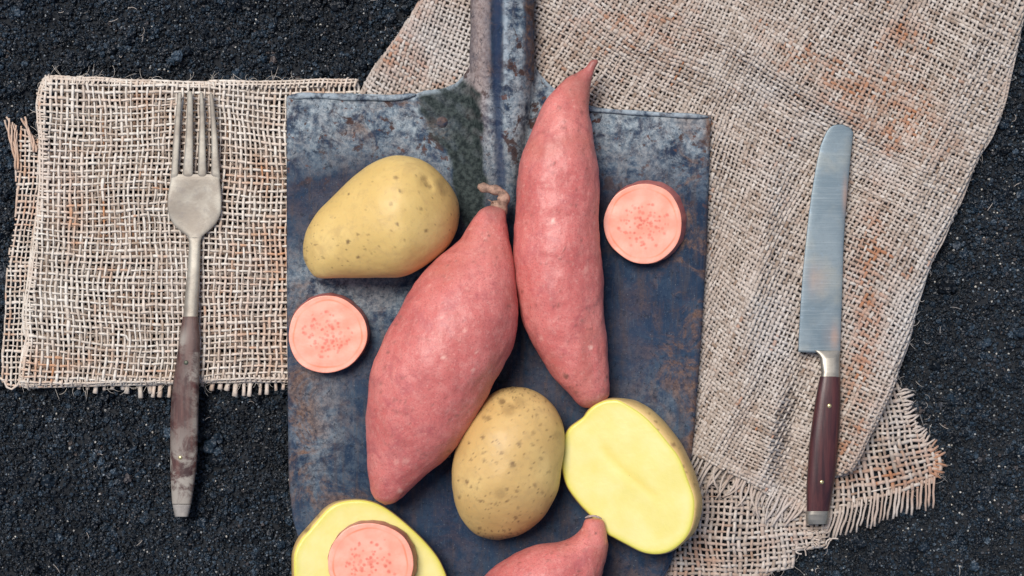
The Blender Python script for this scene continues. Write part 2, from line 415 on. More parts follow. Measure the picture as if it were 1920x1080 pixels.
def make_clods():
    n1, n2, n3 = 36000, 150000, 75000
    n = n1 + n2 + n3
    x = rng.uniform(-.36, .36, n); y = rng.uniform(-.24, .24, n)
    sz = np.concatenate([np.where(rng.random(n1) < .025, rng.uniform(.0019, .0029, n1), rng.uniform(.0006, .0018, n1)), rng.uniform(.0004, .0010, n2), rng.uniform(.00025, .0006, n3)])
    no = 30000; m_ = rng.permutation(n1 + n2)[:no]
    xo, yo = rng.uniform(-.62, .62, no), rng.uniform(-.5, .5, no)
    far = (np.abs(xo) > .35) | (np.abs(yo) > .23)
    x[m_] = np.where(far, xo, x[m_]); y[m_] = np.where(far, yo, y[m_]); sz[m_] = np.where(far, rng.uniform(.0014, .003, no), sz[m_])
    # larger crumbs gather here and there
    cl = Waves(5, .03)(x, y); sz[:n1] *= np.clip(1 + .45 * cl[:n1], .45, 1.9)
    z = soil_h(x, y) + sz * rng.uniform(-.4, 1.3, n)
    z[n1:] += rng.uniform(0, .0022, n2 + n3)
    lx, ly = x / S + 960, -y / S + 540
    under = np.zeros(n, bool)
    for pl in CLOTHS: under |= poly_sd(lx, ly, pl)[0] > -4
    sz = np.where(under, np.minimum(sz, .0011), sz); z = np.where(under, np.minimum(z, -.0006), z)
    tone = np.clip(rng.beta(1.7, 2.3, n) * .86 + .10 * Waves(6, .08)(x, y), 0, .85)
    tone[n1 + n2:] = rng.uniform(.35, 1.0, n3)  # finest grains coloured paler: light specks and painted glints
    me = bpy.data.meshes.new('soil_crumbs')
    me.vertices.add(n); me.vertices.foreach_set('co', np.stack([x, y, z], 1).astype(np.float32).ravel())
    for nm, v in (('sz', sz), ('tone', tone), ('pick', rng.integers(0, 3, n))):
        if nm == 'pick':
            at = me.attributes.new(nm, 'INT', 'POINT'); at.data.foreach_set('value', v.astype(np.int32))
        else:
            at = me.attributes.new(nm, 'FLOAT', 'POINT'); at.data.foreach_set('value', v.astype(np.float32))
    at = me.attributes.new('rot', 'FLOAT_VECTOR', 'POINT'); at.data.foreach_set('vector', rng.uniform(0, 6.28, (n, 3)).astype(np.float32).ravel())
    me.update()
    o = bpy.data.objects.new('soil_crumbs', me); COL.objects.link(o); o['kind'] = 'stuff'
    mat = clod_mat(); me.materials.append(mat)
    g = bpy.data.node_groups.new('crumbs', 'GeometryNodeTree')
    g.interface.new_socket('Geometry', in_out='INPUT', socket_type='NodeSocketGeometry')
    g.interface.new_socket('Geometry', in_out='OUTPUT', socket_type='NodeSocketGeometry')
    gi = g.nodes.new('NodeGroupInput'); go = g.nodes.new('NodeGroupOutput')
    join = nd(g, 'GeometryNodeGeometryToInstance')
    for k in range(3):
        ico = nd(g, 'GeometryNodeMeshIcoSphere', {'Radius': 1.0, 'Subdivisions': 3})
        nz = nd(g, 'ShaderNodeTexNoise', {'Vector': nd(g, 'ShaderNodeVectorMath', {0: nd(g, 'GeometryNodeInputPosition').outputs[0], 1: (k * 7.0, k * 3.0, k)}, operation='ADD').outputs[0], 'Scale': 1.3 + .3 * k, 'Detail': 3.0})
        f = nd(g, 'ShaderNodeMath', {0: nz.outputs[0], 1: .5}, operation='SUBTRACT')
        f = nd(g, 'ShaderNodeMath', {0: f.outputs[0], 1: 2.2}, operation='MULTIPLY')
        off = nd(g, 'ShaderNodeVectorMath', {0: nd(g, 'GeometryNodeInputNormal').outputs[0], 'Scale': f.outputs[0]}, operation='SCALE')
        sp = nd(g, 'GeometryNodeSetPosition', {'Geometry': ico.outputs[0], 'Offset': off.outputs[0]})
        sm = nd(g, 'GeometryNodeSetMaterial', {'Geometry': sp.outputs[0], 'Material': mat})
        g.links.new(sm.outputs[0], join.inputs[0])
    def na(name, typ): return nd(g, 'GeometryNodeInputNamedAttribute', {'Name': name}, data_type=typ).outputs[0]
    ip = nd(g, 'GeometryNodeInstanceOnPoints', {'Points': gi.outputs[0], 'Instance': join.outputs[0], 'Pick Instance': True, 'Instance Index': na('pick', 'INT'), 'Rotation': na('rot', 'FLOAT_VECTOR'), 'Scale': na('sz', 'FLOAT')})
    g.links.new(ip.outputs[0], go.inputs[0])
    md = o.modifiers.new('crumbs', 'NODES'); md.node_group = g
# ------------------------------------------------------------------ burlap
def slub(r, shape, step):
    """smooth random variation along each thread, about unit variance"""
    n = shape[1] // step + 3
    k = r.normal(0, 1, (shape[0], n)); t = np.arange(shape[1]) / step; i = t.astype(int); f = t - i
    f = f * f * (3 - 2 * f)
    return k[:, i] * (1 - f) + k[:, i + 1] * f

def fold_edge(name, line, step, wdt, lean, zin, zout, parent, mat, depth=13):
    """threads that turn over the fold, packed side by side along it"""
    P = np.asarray(line, float); L = np.linalg.norm(np.diff(P, axis=0), axis=1).sum(); n = int(L / step)
    E = resample(P, np.linspace(0, 1, n)); T = np.gradient(E, axis=0); T /= np.linalg.norm(T, axis=1)[:, None]
    N = np.stack([T[:, 1], -T[:, 0]], 1)       # outward, to the left of travel on screen
    Vs, F4, F3, TT, b = [], [], [], [], 0
    for i in range(n):
        l = lean + random.gauss(0, 1.2); q = random.gauss(0, .8); dp = depth + random.gauss(0, 2)
        pts = []
        for u in np.linspace(0, 1, 6):
            a_ = u * math.pi * .62
            o = -dp + (dp + q) * math.sin(min(a_, math.pi / 2)) ** .9
            z = zout + (zin - zout) * (math.cos(a_) * .75 + .25)
            p = E[i] + N[i] * o + T[i] * l * u
            pts.append((p[0], p[1], z))
        V, F = tube(pts, wdt * random.uniform(.75, 1.2), ns=5); Vs.append(V); F4.append(F[0] + b); F3.append(F[1] + b); b += len(V); TT.append(np.full(len(V), random.uniform(.4, .9)))
    for off, zz in ((-.5, zout + .45 * (zin - zout)), (-5.5, zout + .85 * (zin - zout))):
        Q = E + N * off + np.stack([Waves(n, 60)(E[:, 0], E[:, 1])] * 2, 1) * .7
        V, F = tube(np.column_stack([Q, np.full(n, zz)]), wdt, ns=5); Vs.append(V); F4.append(F[0] + b); F3.append(F[1] + b); b += len(V); TT.append(np.full(len(V), .7))
    V = np.vstack(Vs)
    mesh(name, W(V[:, 0], V[:, 1], V[:, 2]), [np.vstack(F4), np.vstack(F3)], mat, parent, {'tint': np.concatenate(TT), 'stain': np.full(len(V), .25)}, kind='stuff')

def weave(name, poly, ang, pu, pv, width, zfun, R, seed, parent, mat, warp=6, wlam=220, amp=1.5, K=5, per=3, stain=None, drop=True, raw=(), jit=.055, wobk=1.0, tmean=.62, extra=None):
    """woven sheet: real over-under threads inside poly, rolling down over radius R at its edges (not at raw ones)"""
    r = np.random.default_rng(seed)
    P = np.asarray(poly, float); c = P.mean(0)
    a = math.radians(ang); e1 = np.array([math.cos(a), math.sin(a)]); e2 = np.array([-math.sin(a), math.cos(a)])
    rad = np.linalg.norm(P - c, axis=1).max() + 40
    w1, w2 = Waves(seed + 1, wlam), Waves(seed + 2, wlam)
    f1, f2 = Waves(seed + 3, wlam / 5), Waves(seed + 4, wlam / 5)
    Vs, Fs, Ts, St, base = [], [], [], [], 0
    ext = R * (math.pi / 2 - 1) if drop else 0
    for fam in (0, 1):
        p_own, p_run = (pu, pv) if fam == 0 else (pv, pu)
        no, nr_ = int(rad / p_own), int(rad / p_run)
        I = np.arange(-no, no + 1); T = np.arange(-nr_ * per, nr_ * per + 1) / per
        own = (I + r.normal(0, jit, len(I)))[:, None] * p_own + 0 * T[None]
        run = T[None] * p_run + 0 * own
        wob = sum(a_ * np.sin(T[None] * f_ + r.uniform(0, 6.28, (len(I), 1))) for a_, f_ in ((.45, .31), (.35, .83), (.25, 1.7))) * wobk
        u, v = (own + wob, run) if fam == 0 else (run, own + wob)
        x = c[0] + u * e1[0] + v * e2[0]; y = c[1] + u * e1[1] + v * e2[1]
        x, y = x + warp * w1(x, y) + .8 * f1(x, y), y + warp * w2(x, y) + .8 * f2(x, y)
        if extra: x, y = extra(x, y)
        sd, bx, by = poly_sd(x, y, P)
        par = I[:, None] + np.round(T)[None]
        over = np.cos(math.pi * (T[None] + I[:, None])) * (1 if fam == 0 else -1)
        keep = sd > -ext
        dz = np.zeros_like(x)
        if drop:
            s = sd + ext; arc = s < R * math.pi / 2
            if len(raw):
                for (rx, ry, rr) in raw: arc &= ((bx - rx) ** 2 + (by - ry) ** 2) > rr * rr
                # raw stretches: cut at the outline itself
                rawm = np.zeros_like(keep)
                for (rx, ry, rr) in raw: rawm |= ((bx - rx) ** 2 + (by - ry) ** 2) <= rr * rr
                keep &= ~(rawm & (sd < 0))
            th = np.clip(s / R, 0, math.pi / 2)
            d = np.where(arc, R * (1 - np.cos(th)), sd)
            nx, ny = x - bx, y - by; l = np.sqrt(nx * nx + ny * ny) + 1e-6
            sg = np.where(sd > 0, 1, -1)
            x = np.where(arc, bx + nx / l * sg * d, x); y = np.where(arc, by + ny / l * sg * d, y)
            dz = np.where(arc, -R * (1 - np.sin(th)), 0)
        zz = zfun(x, y) + dz + over * amp
        wth = width * np.clip(r.normal(1, .09, len(I)), .75, 1.3)[:, None] * (1 + slub(r, x.shape, per * 3) * .19).clip(.5, 1.7) * (1 + .10 * over)
        Pt = np.stack([x, y, zz], -1)
        Tg = np.gradient(Pt, axis=1); Tg /= np.linalg.norm(Tg, axis=-1, keepdims=True) + 1e-9
        side = np.stack([-Tg[..., 1], Tg[..., 0], 0 * Tg[..., 0]], -1); side /= np.linalg.norm(side, axis=-1, keepdims=True) + 1e-9
        th_ = np.linspace(0, 2 * math.pi, K, endpoint=False) + .3
        V = Pt[:, :, None] + side[:, :, None] * (np.cos(th_)[:, None] * (wth / 2)[:, :, None, None])
        V[..., 2] += np.sin(th_) * (wth * .36)[:, :, None]
        n0, n1 = x.shape
        idx = (np.arange(n0 * n1).reshape(n0, n1)[:, :, None] * K + np.arange(K)) + base
        ok = keep[:, :-1] & keep[:, 1:]
        A = idx[:, :-1][ok]; B = idx[:, 1:][ok]
        F = np.stack([A, np.roll(A, -1, -1), np.roll(B, -1, -1), B], -1).reshape(-1, 4)
        tint = np.clip(r.normal(tmean, .06, n0)[:, None] + .26 * slub(r, x.shape, per * 2), 0, 1)
        st = np.clip(stain(x, y), 0, 1) if stain else np.full(x.shape, .25)
        st = np.where(slub(r, x.shape, per * 5) > 2.0, 1.0, np.clip(st * (.75 + .75 * slub(r, x.shape, per * 3)), 0, 1))
        Vs.append(V.reshape(-1, 3)); Fs.append(F); Ts.append(np.repeat(tint.ravel(), K)); St.append(np.repeat(st.ravel(), K))
        base += n0 * n1 * K
    V = np.vstack(Vs); F = np.vstack(Fs); T = np.concatenate(Ts); Q = np.concatenate(St)
    used = np.unique(F); remap = np.zeros(len(V), np.int64); remap[used] = np.arange(len(used))
    V = V[used]
    return mesh(name, W(V[:, 0], V[:, 1], V[:, 2]), remap[F], mat, parent, {'tint': T[used], 'stain': Q[used]}, kind='stuff')

def strand(name, pts, wdt, parent, mat, ns=5, taper=None, tint=None, stain=.2):
    V, F = tube(pts, wdt, ns=ns, taper=taper)
    t = random.uniform(.45, .95) if tint is None else tint
    return mesh(name, W(V[:, 0], V[:, 1], V[:, 2]), F, mat, parent, {'tint': np.full(len(V), t), 'stain': np.full(len(V), stain)})

def fibres(parent, mat, spots, name='loose_fibres', wdt=.7, lmin=10, lmax=34):
    Vs, F4, F3, b = [], [], [], 0
    for (x, y, z, ang, spread) in spots:
        n = 6; L = random.uniform(lmin, lmax); a_ = ang + random.gauss(0, spread); k = random.gauss(0, .35)
        pts = []
        for i in range(n):
            pts.append((x, y, max(1.0, z + 2 * math.sin(i * .9)))); a_ += k
            x += math.cos(a_) * L / n; y += math.sin(a_) * L / n
        V, F = tube(pts, wdt, ns=3)
        Vs.append(V); F4.append(F[0] + b); F3.append(F[1] + b); b += len(V)
    V = np.vstack(Vs)
    mesh(name, W(V[:, 0], V[:, 1], V[:, 2]), [np.vstack(F4), np.vstack(F3)], mat, parent, {'tint': rng.uniform(.6, 1, len(V)), 'stain': np.zeros(len(V))}, kind='stuff')

def edge_spots(poly, n, z, skip=lambda x, y: False):
    out = []; P = np.asarray(poly, float); Q = np.roll(P, -1, 0)
    L = np.linalg.norm(Q - P, axis=1); pr = L / L.sum(); cc = P.mean(0)
    for i in rng.choice(len(P), n, p=pr):
        t = rng.random(); x, y = P[i] * (1 - t) + Q[i] * t
        if skip(x, y) or not (-40 < x < 1960 and -40 < y < 1120): continue
        dx, dy = Q[i] - P[i]
        nx, ny = dy, -dx
        if (x + nx * .01 - cc[0]) ** 2 + (y + ny * .01 - cc[1]) ** 2 < (x - cc[0]) ** 2 + (y - cc[1]) ** 2: nx, ny = -nx, -ny
        out.append((x - .02 * (x - cc[0]), y, z, math.atan2(ny, nx), .9))
    return out

# --- folded napkin under the fork
napkin = empty('burlap_napkin', 'folded loose-weave beige burlap napkin lying under the fork', 'napkin', 320, 440, 0)
NP = [(86, 142), (200, 146), (350, 152), (480, 152), (600, 148), (668, 148), (690, 200), (690, 700), (640, 716), (540, 716), (420, 716), (330, 720), (200, 722), (60, 727), (36, 722),
      (36, 690), (48, 640), (42, 590), (55, 500), (66, 420), (74, 340), (72, 250), (68, 195), (76, 155)]
def nap_extra(x, y):
    # rows sag and pucker in the lower left, columns lean on the right
    k = np.exp(-((x - 210) / 90) ** 2 - ((y - 625) / 26) ** 2)
    y = y + 7 * k * np.sign(625 - y + .01) * -1 * .6
    x = x + 12 * np.clip((x - 420) / 150, 0, 1) * ((y - 430) / 300) + 9 * np.sin((y - 560) / 60) * np.exp(-((x - 170) / 150) ** 2) * np.clip((y - 480) / 120, 0, 1)
    y = y + 5 * np.sin((x - 30) / 62) * np.exp(-((y - 400) / 260) ** 2) * .7 + 9 * np.sin((x - 60) / 130) * np.clip((y - 300) / 300, -.3, 1)
    return x, y
nz_ = Waves(21, 170)
def nap_stain(x, y): return .12 + .75 * blob(x, y, 140, 400, 14, 60) + .7 * blob(x, y, 130, 690, 200, 30) + .45 * blob(x, y, 500, 450, 90, 330) + .6 * blob(x, y, 200, 190, 120, 12)
weave('top_layer', NP, 1.5, 10.2, 12.1, 4.3, lambda x, y: 20 + 7 * np.clip((505 - x) / 90, 0, 1) + 2.0 * nz_(x, y), 17, 100, napkin, MJ1, warp=3.0, amp=1.3, stain=nap_stain, extra=nap_extra, tmean=.72)
NP2 = [(100, 160), (660, 165), (685, 210), (685, 690), (560, 712), (120, 708), (60, 690), (75, 420)]
weave('middle_layer', NP2, -1.0, 8.8, 9.4, 4.7, lambda x, y: 8.0 + 1.2 * nz_(x + 90, y), 7, 130, napkin, MJ1, warp=4.0, amp=1.1, drop=False, tmean=.35, stain=lambda x, y: .35 + 0 * x)  # tinted darker: shade beneath the top layer painted into the threads
# lower layer sticks out on the left and ends in twisted ends
NP3 = [(40, 236), (70, 260), (105, 300), (108, 700), (100, 722), (70, 726), (28, 727), (2, 716), (2, 660), (10, 590), (10, 540), (18, 470), (30, 400), (30, 330), (28, 270)]
weave('bottom_layer', NP3, 4, 8.2, 10.2, 4.0, lambda x, y: 5 + 1.0 * nz_(x, y + 70), 5, 160, napkin, MJ1, warp=5, amp=1.1, stain=lambda x, y: .45 + 0 * x)
fold_edge('folded_edge', [(84, 150), (86, 144), (110, 143), (200, 147), (350, 153), (480, 153), (600, 149), (664, 149)], 8.5, 4.2, 7, 26, 9, napkin, MJ1)
fold_edge('folded_edge', [(40, 720), (38, 690), (48, 640), (44, 590), (56, 500), (67, 420), (75, 340), (73, 250), (69, 195), (76, 158), (84, 146)], 9.0, 4.2, 4, 27, 8, napkin, MJ1, 18)
fold_edge('folded_edge', [(560, 716), (420, 716), (330, 720), (200, 722), (60, 727), (40, 723)], 9.0, 4.2, -7, 25, 7, napkin, MJ1)
for pts, wd, tn in (([(12, 222, 9), (17, 240, 10), (22, 262, 10), (28, 290, 9), (33, 318, 8)], 9, .35), ([(26, 232, 10), (30, 255, 11), (31, 280, 10), (34, 305, 8)], 7, .6),
                    ([(42, 222, 11), (52, 240, 12), (60, 262, 11), (66, 285, 9)], 9, .4)):
    Q = resample(pts, np.linspace(0, 1, 14)); ph = random.uniform(0, 6)
    for k in range(3):
        u = np.linspace(0, 1, 14); an = ph + k * 2.09 + u * 7; sp_ = wd * .30 * (1 + .9 * np.clip(.3 - u, 0, 1) * 3)
        strand('twisted_strand', np.stack([Q[:, 0] + sp_ * np.cos(an) + 1.2 * np.sin(u * 9 + k), Q[:, 1] + (3 * k - 3) * (1 - u), Q[:, 2] + sp_ * .7 * np.sin(an)], 1), wd * .5, napkin, MJ1, ns=6, taper=np.linspace(.8, 1, 14), tint=random.uniform(.2, .7), stain=random.uniform(.3, .8))
strand('hanging_thread', [(68, 560, 22), (60, 590, 23), (52, 625, 22), (46, 650, 20), (45, 680, 18), (42, 705, 14), (33, 722, 9), (22, 730, 5), (13, 726, 4), (8, 715, 4), (0, 708, 4)], 4.4, napkin, MJ1, ns=6, tint=.8, stain=.35)
for x in np.concatenate([np.arange(150, 326, 15.5), np.arange(384, 540, 15.0)]):
    x0 = x + random.uniform(-4, 4); L = random.uniform(12, 30) * (.55 if x < 180 or 380 < x < 430 else 1)
    dx = random.uniform(-6, 6)
    strand('tassel', [(x0, 706, 6), (x0 + dx * .3, 716, 6), (x0 + dx * .7, 716 + L * .6, 4), (x0 + dx, 716 + L, 2)], random.uniform(6, 10), napkin, MJ1, ns=7, taper=[.7, 1, .95, 1.15], stain=.45)
fs = edge_spots(NP, 260, 9, lambda x, y: x > 560) + [(random.uniform(80, 530), random.uniform(160, 700), 21, random.uniform(0, 6.28), 1) for _ in range(160)]
fibres(napkin, MJ1, fs)

# --- large sack cloth under spade and knife
sack = empty('burlap_sack', 'large crumpled tightly woven burlap sack spread under the spade and knife', 'sack', 1400, 500, 0)
SP = [(620, -260), (2010, -260), (1990, -150), (1922, 15), (1902, 110), (1872, 228), (1832, 300), (1790, 398), (1746, 490), (1722, 560), (1702, 640), (1676, 716), (1648, 780), (1620, 835), (1594, 884),
      (1560, 895), (1530, 920), (1516, 960), (1490, 958), (1440, 930), (1380, 892), (1330, 868), (1290, 846), (1100, 780), (800, 700), (700, 500), (560, 300), (672, 185), (700, 130), (752, 60), (790, 0), (830, -60)]
sw = Waves(31, 260); sw2 = Waves(32, 80)
def sack_z(x, y):
    z = 19 + 6 * sw(x, y) * np.clip((x - 1250) / 150, .15, 1) + 1.0 * sw2(x, y)
    z = z - 12 * blob(x, y, 1490, 800, 16, 100, 8) + 40 * blob(x, y, 1448, 800, 20, 90, 10) + 14 * blob(x, y, 1380, 760, 24, 120, 30)          # crease left of the knife handle
    z = z + 20 * blob(x, y, 1640, 700, 34, 150, 22) - 8 * blob(x, y, 1596, 760, 16, 110, 14)      # rolled fold on the right
    z = z + 30 * blob(x, y, 1450, 120, 36, 330, -58) - 13 * blob(x, y, 1385, 230, 34, 260, -58) + 18 * blob(x, y, 1180, 70, 40, 160, -70) + 20 * blob(x, y, 1760, 240, 36, 260, 22)     # soft ridges above the spade
    z = z - 13 * blob(x, y, 1352, 480, 24, 260, 4) + 30 * blob(x, y, 1425, 470, 30, 210, 10)
    z = z + 40 * blob(x, y, 1630, 800, 24, 110, 24) + 5 * blob(x, y, 1400, 890, 26, 120, -64)
    z = z + 6 * blob(x, y, 740, 90, 40, 120, 32) - 5 * blob(x, y, 830, 90, 20, 110, 8)
    return z
def sack_stain(x, y):
    return (.10 + .9 * blob(x, y, 1500, 105, 60, 26, 20) + .75 * blob(x, y, 1640, 190, 130, 60, 20) + .8 * blob(x, y, 1640, 400, 26, 170, 14) + .9 * blob(x, y, 1620, 640, 26, 110, 12)
            + .6 * blob(x, y, 1690, 65, 30) + .5 * blob(x, y, 760, 60, 90, 160) + .5 * blob(x, y, 1600, 840, 60) + .35 * blob(x, y, 1150, 60, 160, 60))
RAW = [(x, 846 + (x - 1290) * .50, 26) for x in range(1280, 1540, 22)]
weave('top_layer', SP, 27, 8.2, 8.2, 6.1, sack_z, 12, 200, sack, MJ2, warp=9, wlam=420, amp=1.5, wobk=1.0, K=4, jit=.075, stain=sack_stain, raw=RAW)
SP2 = [(1140, 760), (1500, 780), (1640, 780), (1678, 716), (1700, 735), (1708, 775), (1735, 820), (1764, 858), (1764, 884), (1750, 906), (1700, 922), (1640, 940), (1590, 955), (1556, 975), (1545, 1024), (1492, 1036),
       (1488, 1062), (1440, 1076), (1380, 1100), (1300, 1150), (1150, 1180)]
def sack_z2(x, y):
    z = 8 + 2.5 * Waves(41, 120)(x, y)
    return z + 20 * blob(x, y, 1365, 1000, 18, 80, 8) - 5 * blob(x, y, 1335, 980, 12, 90, 8) + 26 * blob(x, y, 1668, 830, 18, 90, -28) - 4 * blob(x, y, 1620, 880, 18, 60, 15) + 6 * blob(x, y, 1480, 1000, 40, 20)
def s2_extra(x, y):
    return x + 26 * np.clip((x - 1540) / 160, 0, 1) * ((y - 880) / 120), y - 34 * np.clip((x - 1500) / 200, 0, 1.2) ** 1.2
RAW2 = [(1700, 735, 20), (1708, 775, 26), (1735, 820, 30), (1764, 866, 22), (1750, 906, 20), (1725, 914, 22), (1700, 922, 22), (1665, 932, 25), (1640, 940, 25), (1610, 950, 25), (1590, 955, 22), (1570, 966, 20)]
weave('under_layer', SP, 24, 9.4, 9.4, 7.4, lambda x, y: sack_z(x, y) * .35 - 1.5 + 2 * (y > 820), 6, 280, sack, MJ2, warp=8, wlam=380, amp=1.0, K=4, per=2, drop=False, tmean=.45)
weave('lower_layer', SP2, 0, 9.9, 10.1, 6.0, sack_z2, 8, 240, sack, MJ2, warp=5, wlam=150, amp=1.35, stain=lambda x, y: .2 + .6 * blob(x, y, 1700, 870, 50) + .5 * blob(x, y, 1580, 900, 30) + .4 * blob(x, y, 1290, 1040, 60), raw=RAW2, extra=s2_extra)
fold_edge('folded_edge', [(1935, -60), (1922, 15), (1903, 110), (1873, 228), (1834, 300), (1792, 398), (1748, 490), (1724, 560), (1703, 640), (1678, 716)], 7.5, 5.2, 5, 16, 6, sack, MJ2, 11)
fold_edge('folded_edge', [(1680, 710), (1668, 742), (1650, 780), (1622, 835), (1598, 882)], 7.5, 5.2, 5, 62, 40, sack, MJ2, 12)
fold_edge('folded_edge', [(672, 190), (700, 130), (752, 60), (790, 0), (830, -60)], 8, 5, 5, 16, 6, sack, MJ2, 11)
# fringe along the raw edge beside the knife handle
x = 1292.0
while x < 1512:
    y = 846 + (x - 1290) * .50; L = random.uniform(30, 66); a_ = math.radians(random.gauss(118, 9)); k = random.gauss(0, .15)
    pts = [(x + 6, y - 10, float(sack_z(np.array(x), np.array(y))) + .5)]
    xx, yy = x, y
    for i in range(5):
        pts.append((xx, yy, 23 - i * 1.6 + random.uniform(-1, 1))); xx += math.cos(a_) * L / 4; yy += math.sin(a_) * L / 4; a_ += k
    strand('fringe_strand', pts, random.uniform(3.8, 6.6), sack, MJ2, ns=5, taper=[1, 1, 1, .95, .85, .7], stain=.25)
    x += random.uniform(4.5, 8.5)
# fringe of the lower corner: straight cut ends below, loops on the right
x = 1552.0
while x < 1752:
    t = (x - 1552) / 200; y = 975 - 68 * t ** .85; L = 46 - 4 * t + random.uniform(-6, 6); dx = -14 * (1 - t) ** 1.5 - 2 + random.uniform(-2, 2)
    pts = [(x + 1, y - 14, 11), (x, y, 11), (x + dx * .3 + random.uniform(-1, 1), y + L * .35, 8), (x + dx * .7 + random.uniform(-1.5, 1.5), y + L * .7, 5), (x + dx, y + L, 2.5)]
    strand('fringe_strand', pts, random.uniform(4, 6), sack, MJ2, ns=5, taper=[1, 1, 1, 1, .9], stain=.3 if x < 1690 else .5)
    x += random.uniform(6.2, 9.2)
E = resample([(1690, 724), (1700, 742), (1706, 775), (1730, 815), (1755, 846), (1763, 870), (1752, 898)], np.linspace(0, 1, 27))
for i in range(1, 26):
    px, py = E[i]; tx, ty = E[i + 1] - E[i - 1]; l = math.hypot(tx, ty); nx, ny = ty / l, -tx / l
    L = random.uniform(6, 14); a0 = random.uniform(-3, 3)
    pts = [(px - nx * 10, py - ny * 10, 10), (px, py, 9), (px + nx * L * .6 + a0 * .4, py + ny * L * .6 + a0, 6), (px + nx * L, py + ny * L + a0 * 1.8, 3)]
    strand('fringe_loop', pts, random.uniform(4, 6), sack, MJ2, ns=5, taper=[.9, 1, 1, .8], stain=.25 if i < 17 else .85, tint=.75 if i < 17 else .4)
# unravelled knot of thread at the end of the knife handle
for q in range(14):
    x, y = random.uniform(1500, 1552), random.uniform(1000, 1030); a_ = random.uniform(0, 6.28); pts = []
    for i in range(7):
        pts.append((x, y, 12 + random.uniform(-3, 5))); a_ += random.gauss(0, .8); x += 6 * math.cos(a_); y += 4 * math.sin(a_)
    strand('tangled_thread', pts, random.uniform(2.5, 4), sack, MJ2, ns=5)
fs = edge_spots(SP, 420, 8, lambda x, y: 560 < x < 1290 and y > 165) + edge_spots(SP2, 200, 5, lambda x, y: x < 1320)
fs += [(random.uniform(1330, 1750), random.uniform(20, 800), 24, random.uniform(0, 6.28), 1) for _ in range(260)]
fs += [(random.uniform(1280, 1520), 870 + random.uniform(0, 90), 20, 2.1, .6) for _ in range(70)]
fibres(sack, MJ2, fs)

CLOTHS = [NP, NP3, SP, SP2]
make_clods()

bits = []
for _ in range(150):
    px, py = random.uniform(-20, 1940), random.uniform(-20, 1100)
    if max(float(poly_sd(np.array([px]), np.array([py]), pl)[0][0]) for pl in CLOTHS) < -6: bits.append((px, py, 3, random.uniform(0, 6.28), 1))
fibres(None, MJ2, bits, 'plant_fibres', 1.0, 8, 26)

# ------------------------------------------------------------------ spade
spade = empty('spade', 'old weathered blue-grey steel spade with the vegetables laid on its blade', 'spade', 940, 640, 0)
YS = [165, 430, 600, 780, 900, 970, 1010, 1060, 1120, 1180, 1230, 1262, 1272]
XL = [537, 537.5, 538, 540, 541.5, 549, 560, 590, 632, 690, 780, 870, 920]
XR = [1333, 1325, 1315, 1302, 1290, 1281, 1272, 1252, 1215, 1165, 1080, 990, 940]
TX = [530, 545, 570, 650, 740, 775, 795, 830, 855, 872, 884, 1000, 1012, 1030, 1060, 1110, 1200, 1335]
TY = [186, 177, 174, 175, 178, 178, 170, 166, 156, 138, 116, 116, 138, 158, 182, 202, 209, 216]
NR_, NC_ = 210, 180
vv = np.linspace(0, 1, NR_)[:, None] ** 1.0; uu = (np.sin((np.linspace(0, 1, NC_) - .5) * math.pi) * .5 + .5)[None] * .35 + np.linspace(0, 1, NC_)[None] * .65
yb = 165 + vv * (1272 - 165) + 0 * uu
xb = np.interp(yb, YS, XL) + uu * (np.interp(yb, YS, XR) - np.interp(yb, YS, XL))
topy = np.interp(xb, TX, TY)
yb = topy + (yb - 165) * (1272 - topy) / (1272 - 165)
dent = Waves(51, 130)
def ridge(x, y):
    hw = np.interp(y, [110, 160, 230, 350, 520], [62, 60, 50, 30, 18]); hh = np.interp(y, [100, 150, 230, 350, 470, 560], [56, 52, 42, 20, 9, 0])
    cx = np.interp(y, [100, 350, 560], [942, 938, 942])
    q = np.abs(x - cx) / hw
    z = hh * np.where(q < 1, np.sqrt(np.clip(1 - q ** 2.4, 0, 1)), 0) * .9 + hh * .22 * np.exp(-(q / 1.35) ** 4)
    gx_ = np.interp(y, [0, 150, 350], [931, 931, 940]); gw = np.interp(y, [0, 150, 350], [9, 9, 8])
    gd = np.interp(y, [-50, 150, 300, 400], [8, 8, 6, 0])
    return z - gd * np.exp(-((x - gx_) / gw) ** 4)
def blade_z(x, y):
    u = (x - np.interp(y, YS, XL)) / (np.interp(y, YS, XR) - np.interp(y, YS, XL)) * 2 - 1
    e_ = np.clip(np.minimum(1 - np.abs(u), 1) * 400 / 7, 0, 1)
    return 30 + 9 * np.abs(u) ** 2.5 + .9 * dent(x, y) + ridge(x, y) - 5 * (1 - np.sqrt(np.clip(1 - (1 - e_) ** 2, 0, 1)))
zb_ = blade_z(xb, yb)
# thicker plate strap around the upper-left rivet
def strap(x, y):
    sd, _, _ = poly_sd(x + 4 * Waves(61, 40)(x, y), y + 4 * Waves(62, 40)(x, y), [(782, 176), (800, 165), (840, 158), (872, 150), (900, 170), (908, 300), (914, 420), (880, 430), (852, 380), (846, 320), (838, 285), (812, 262), (796, 240), (784, 210)])
    return np.clip(sd / 6 + .5, 0, 1)
st_ = strap(xb, yb); zb_ = zb_ + 3.0 * st_
tl = np.clip((yb - topy) / 10, 0, 1)
neck = np.exp(-((xb - 941) / 60) ** 6) * np.clip((190 - yb) / 50, 0, 1)
zb_ = zb_ - 4 * (1 - tl) ** 2 * (np.abs(xb - 941) > 62)
mossn = np.clip(.5 + .9 * Waves(91, 26, 12)(xb, yb), 0, 1)
A_moss = st_ * np.clip(.82 + .4 * mossn, 0, 1) * (1.0 - .5 * blob(xb, yb, 820, 240, 26, 20)) + .35 * blob(xb, yb, 870, 380, 40, 60)
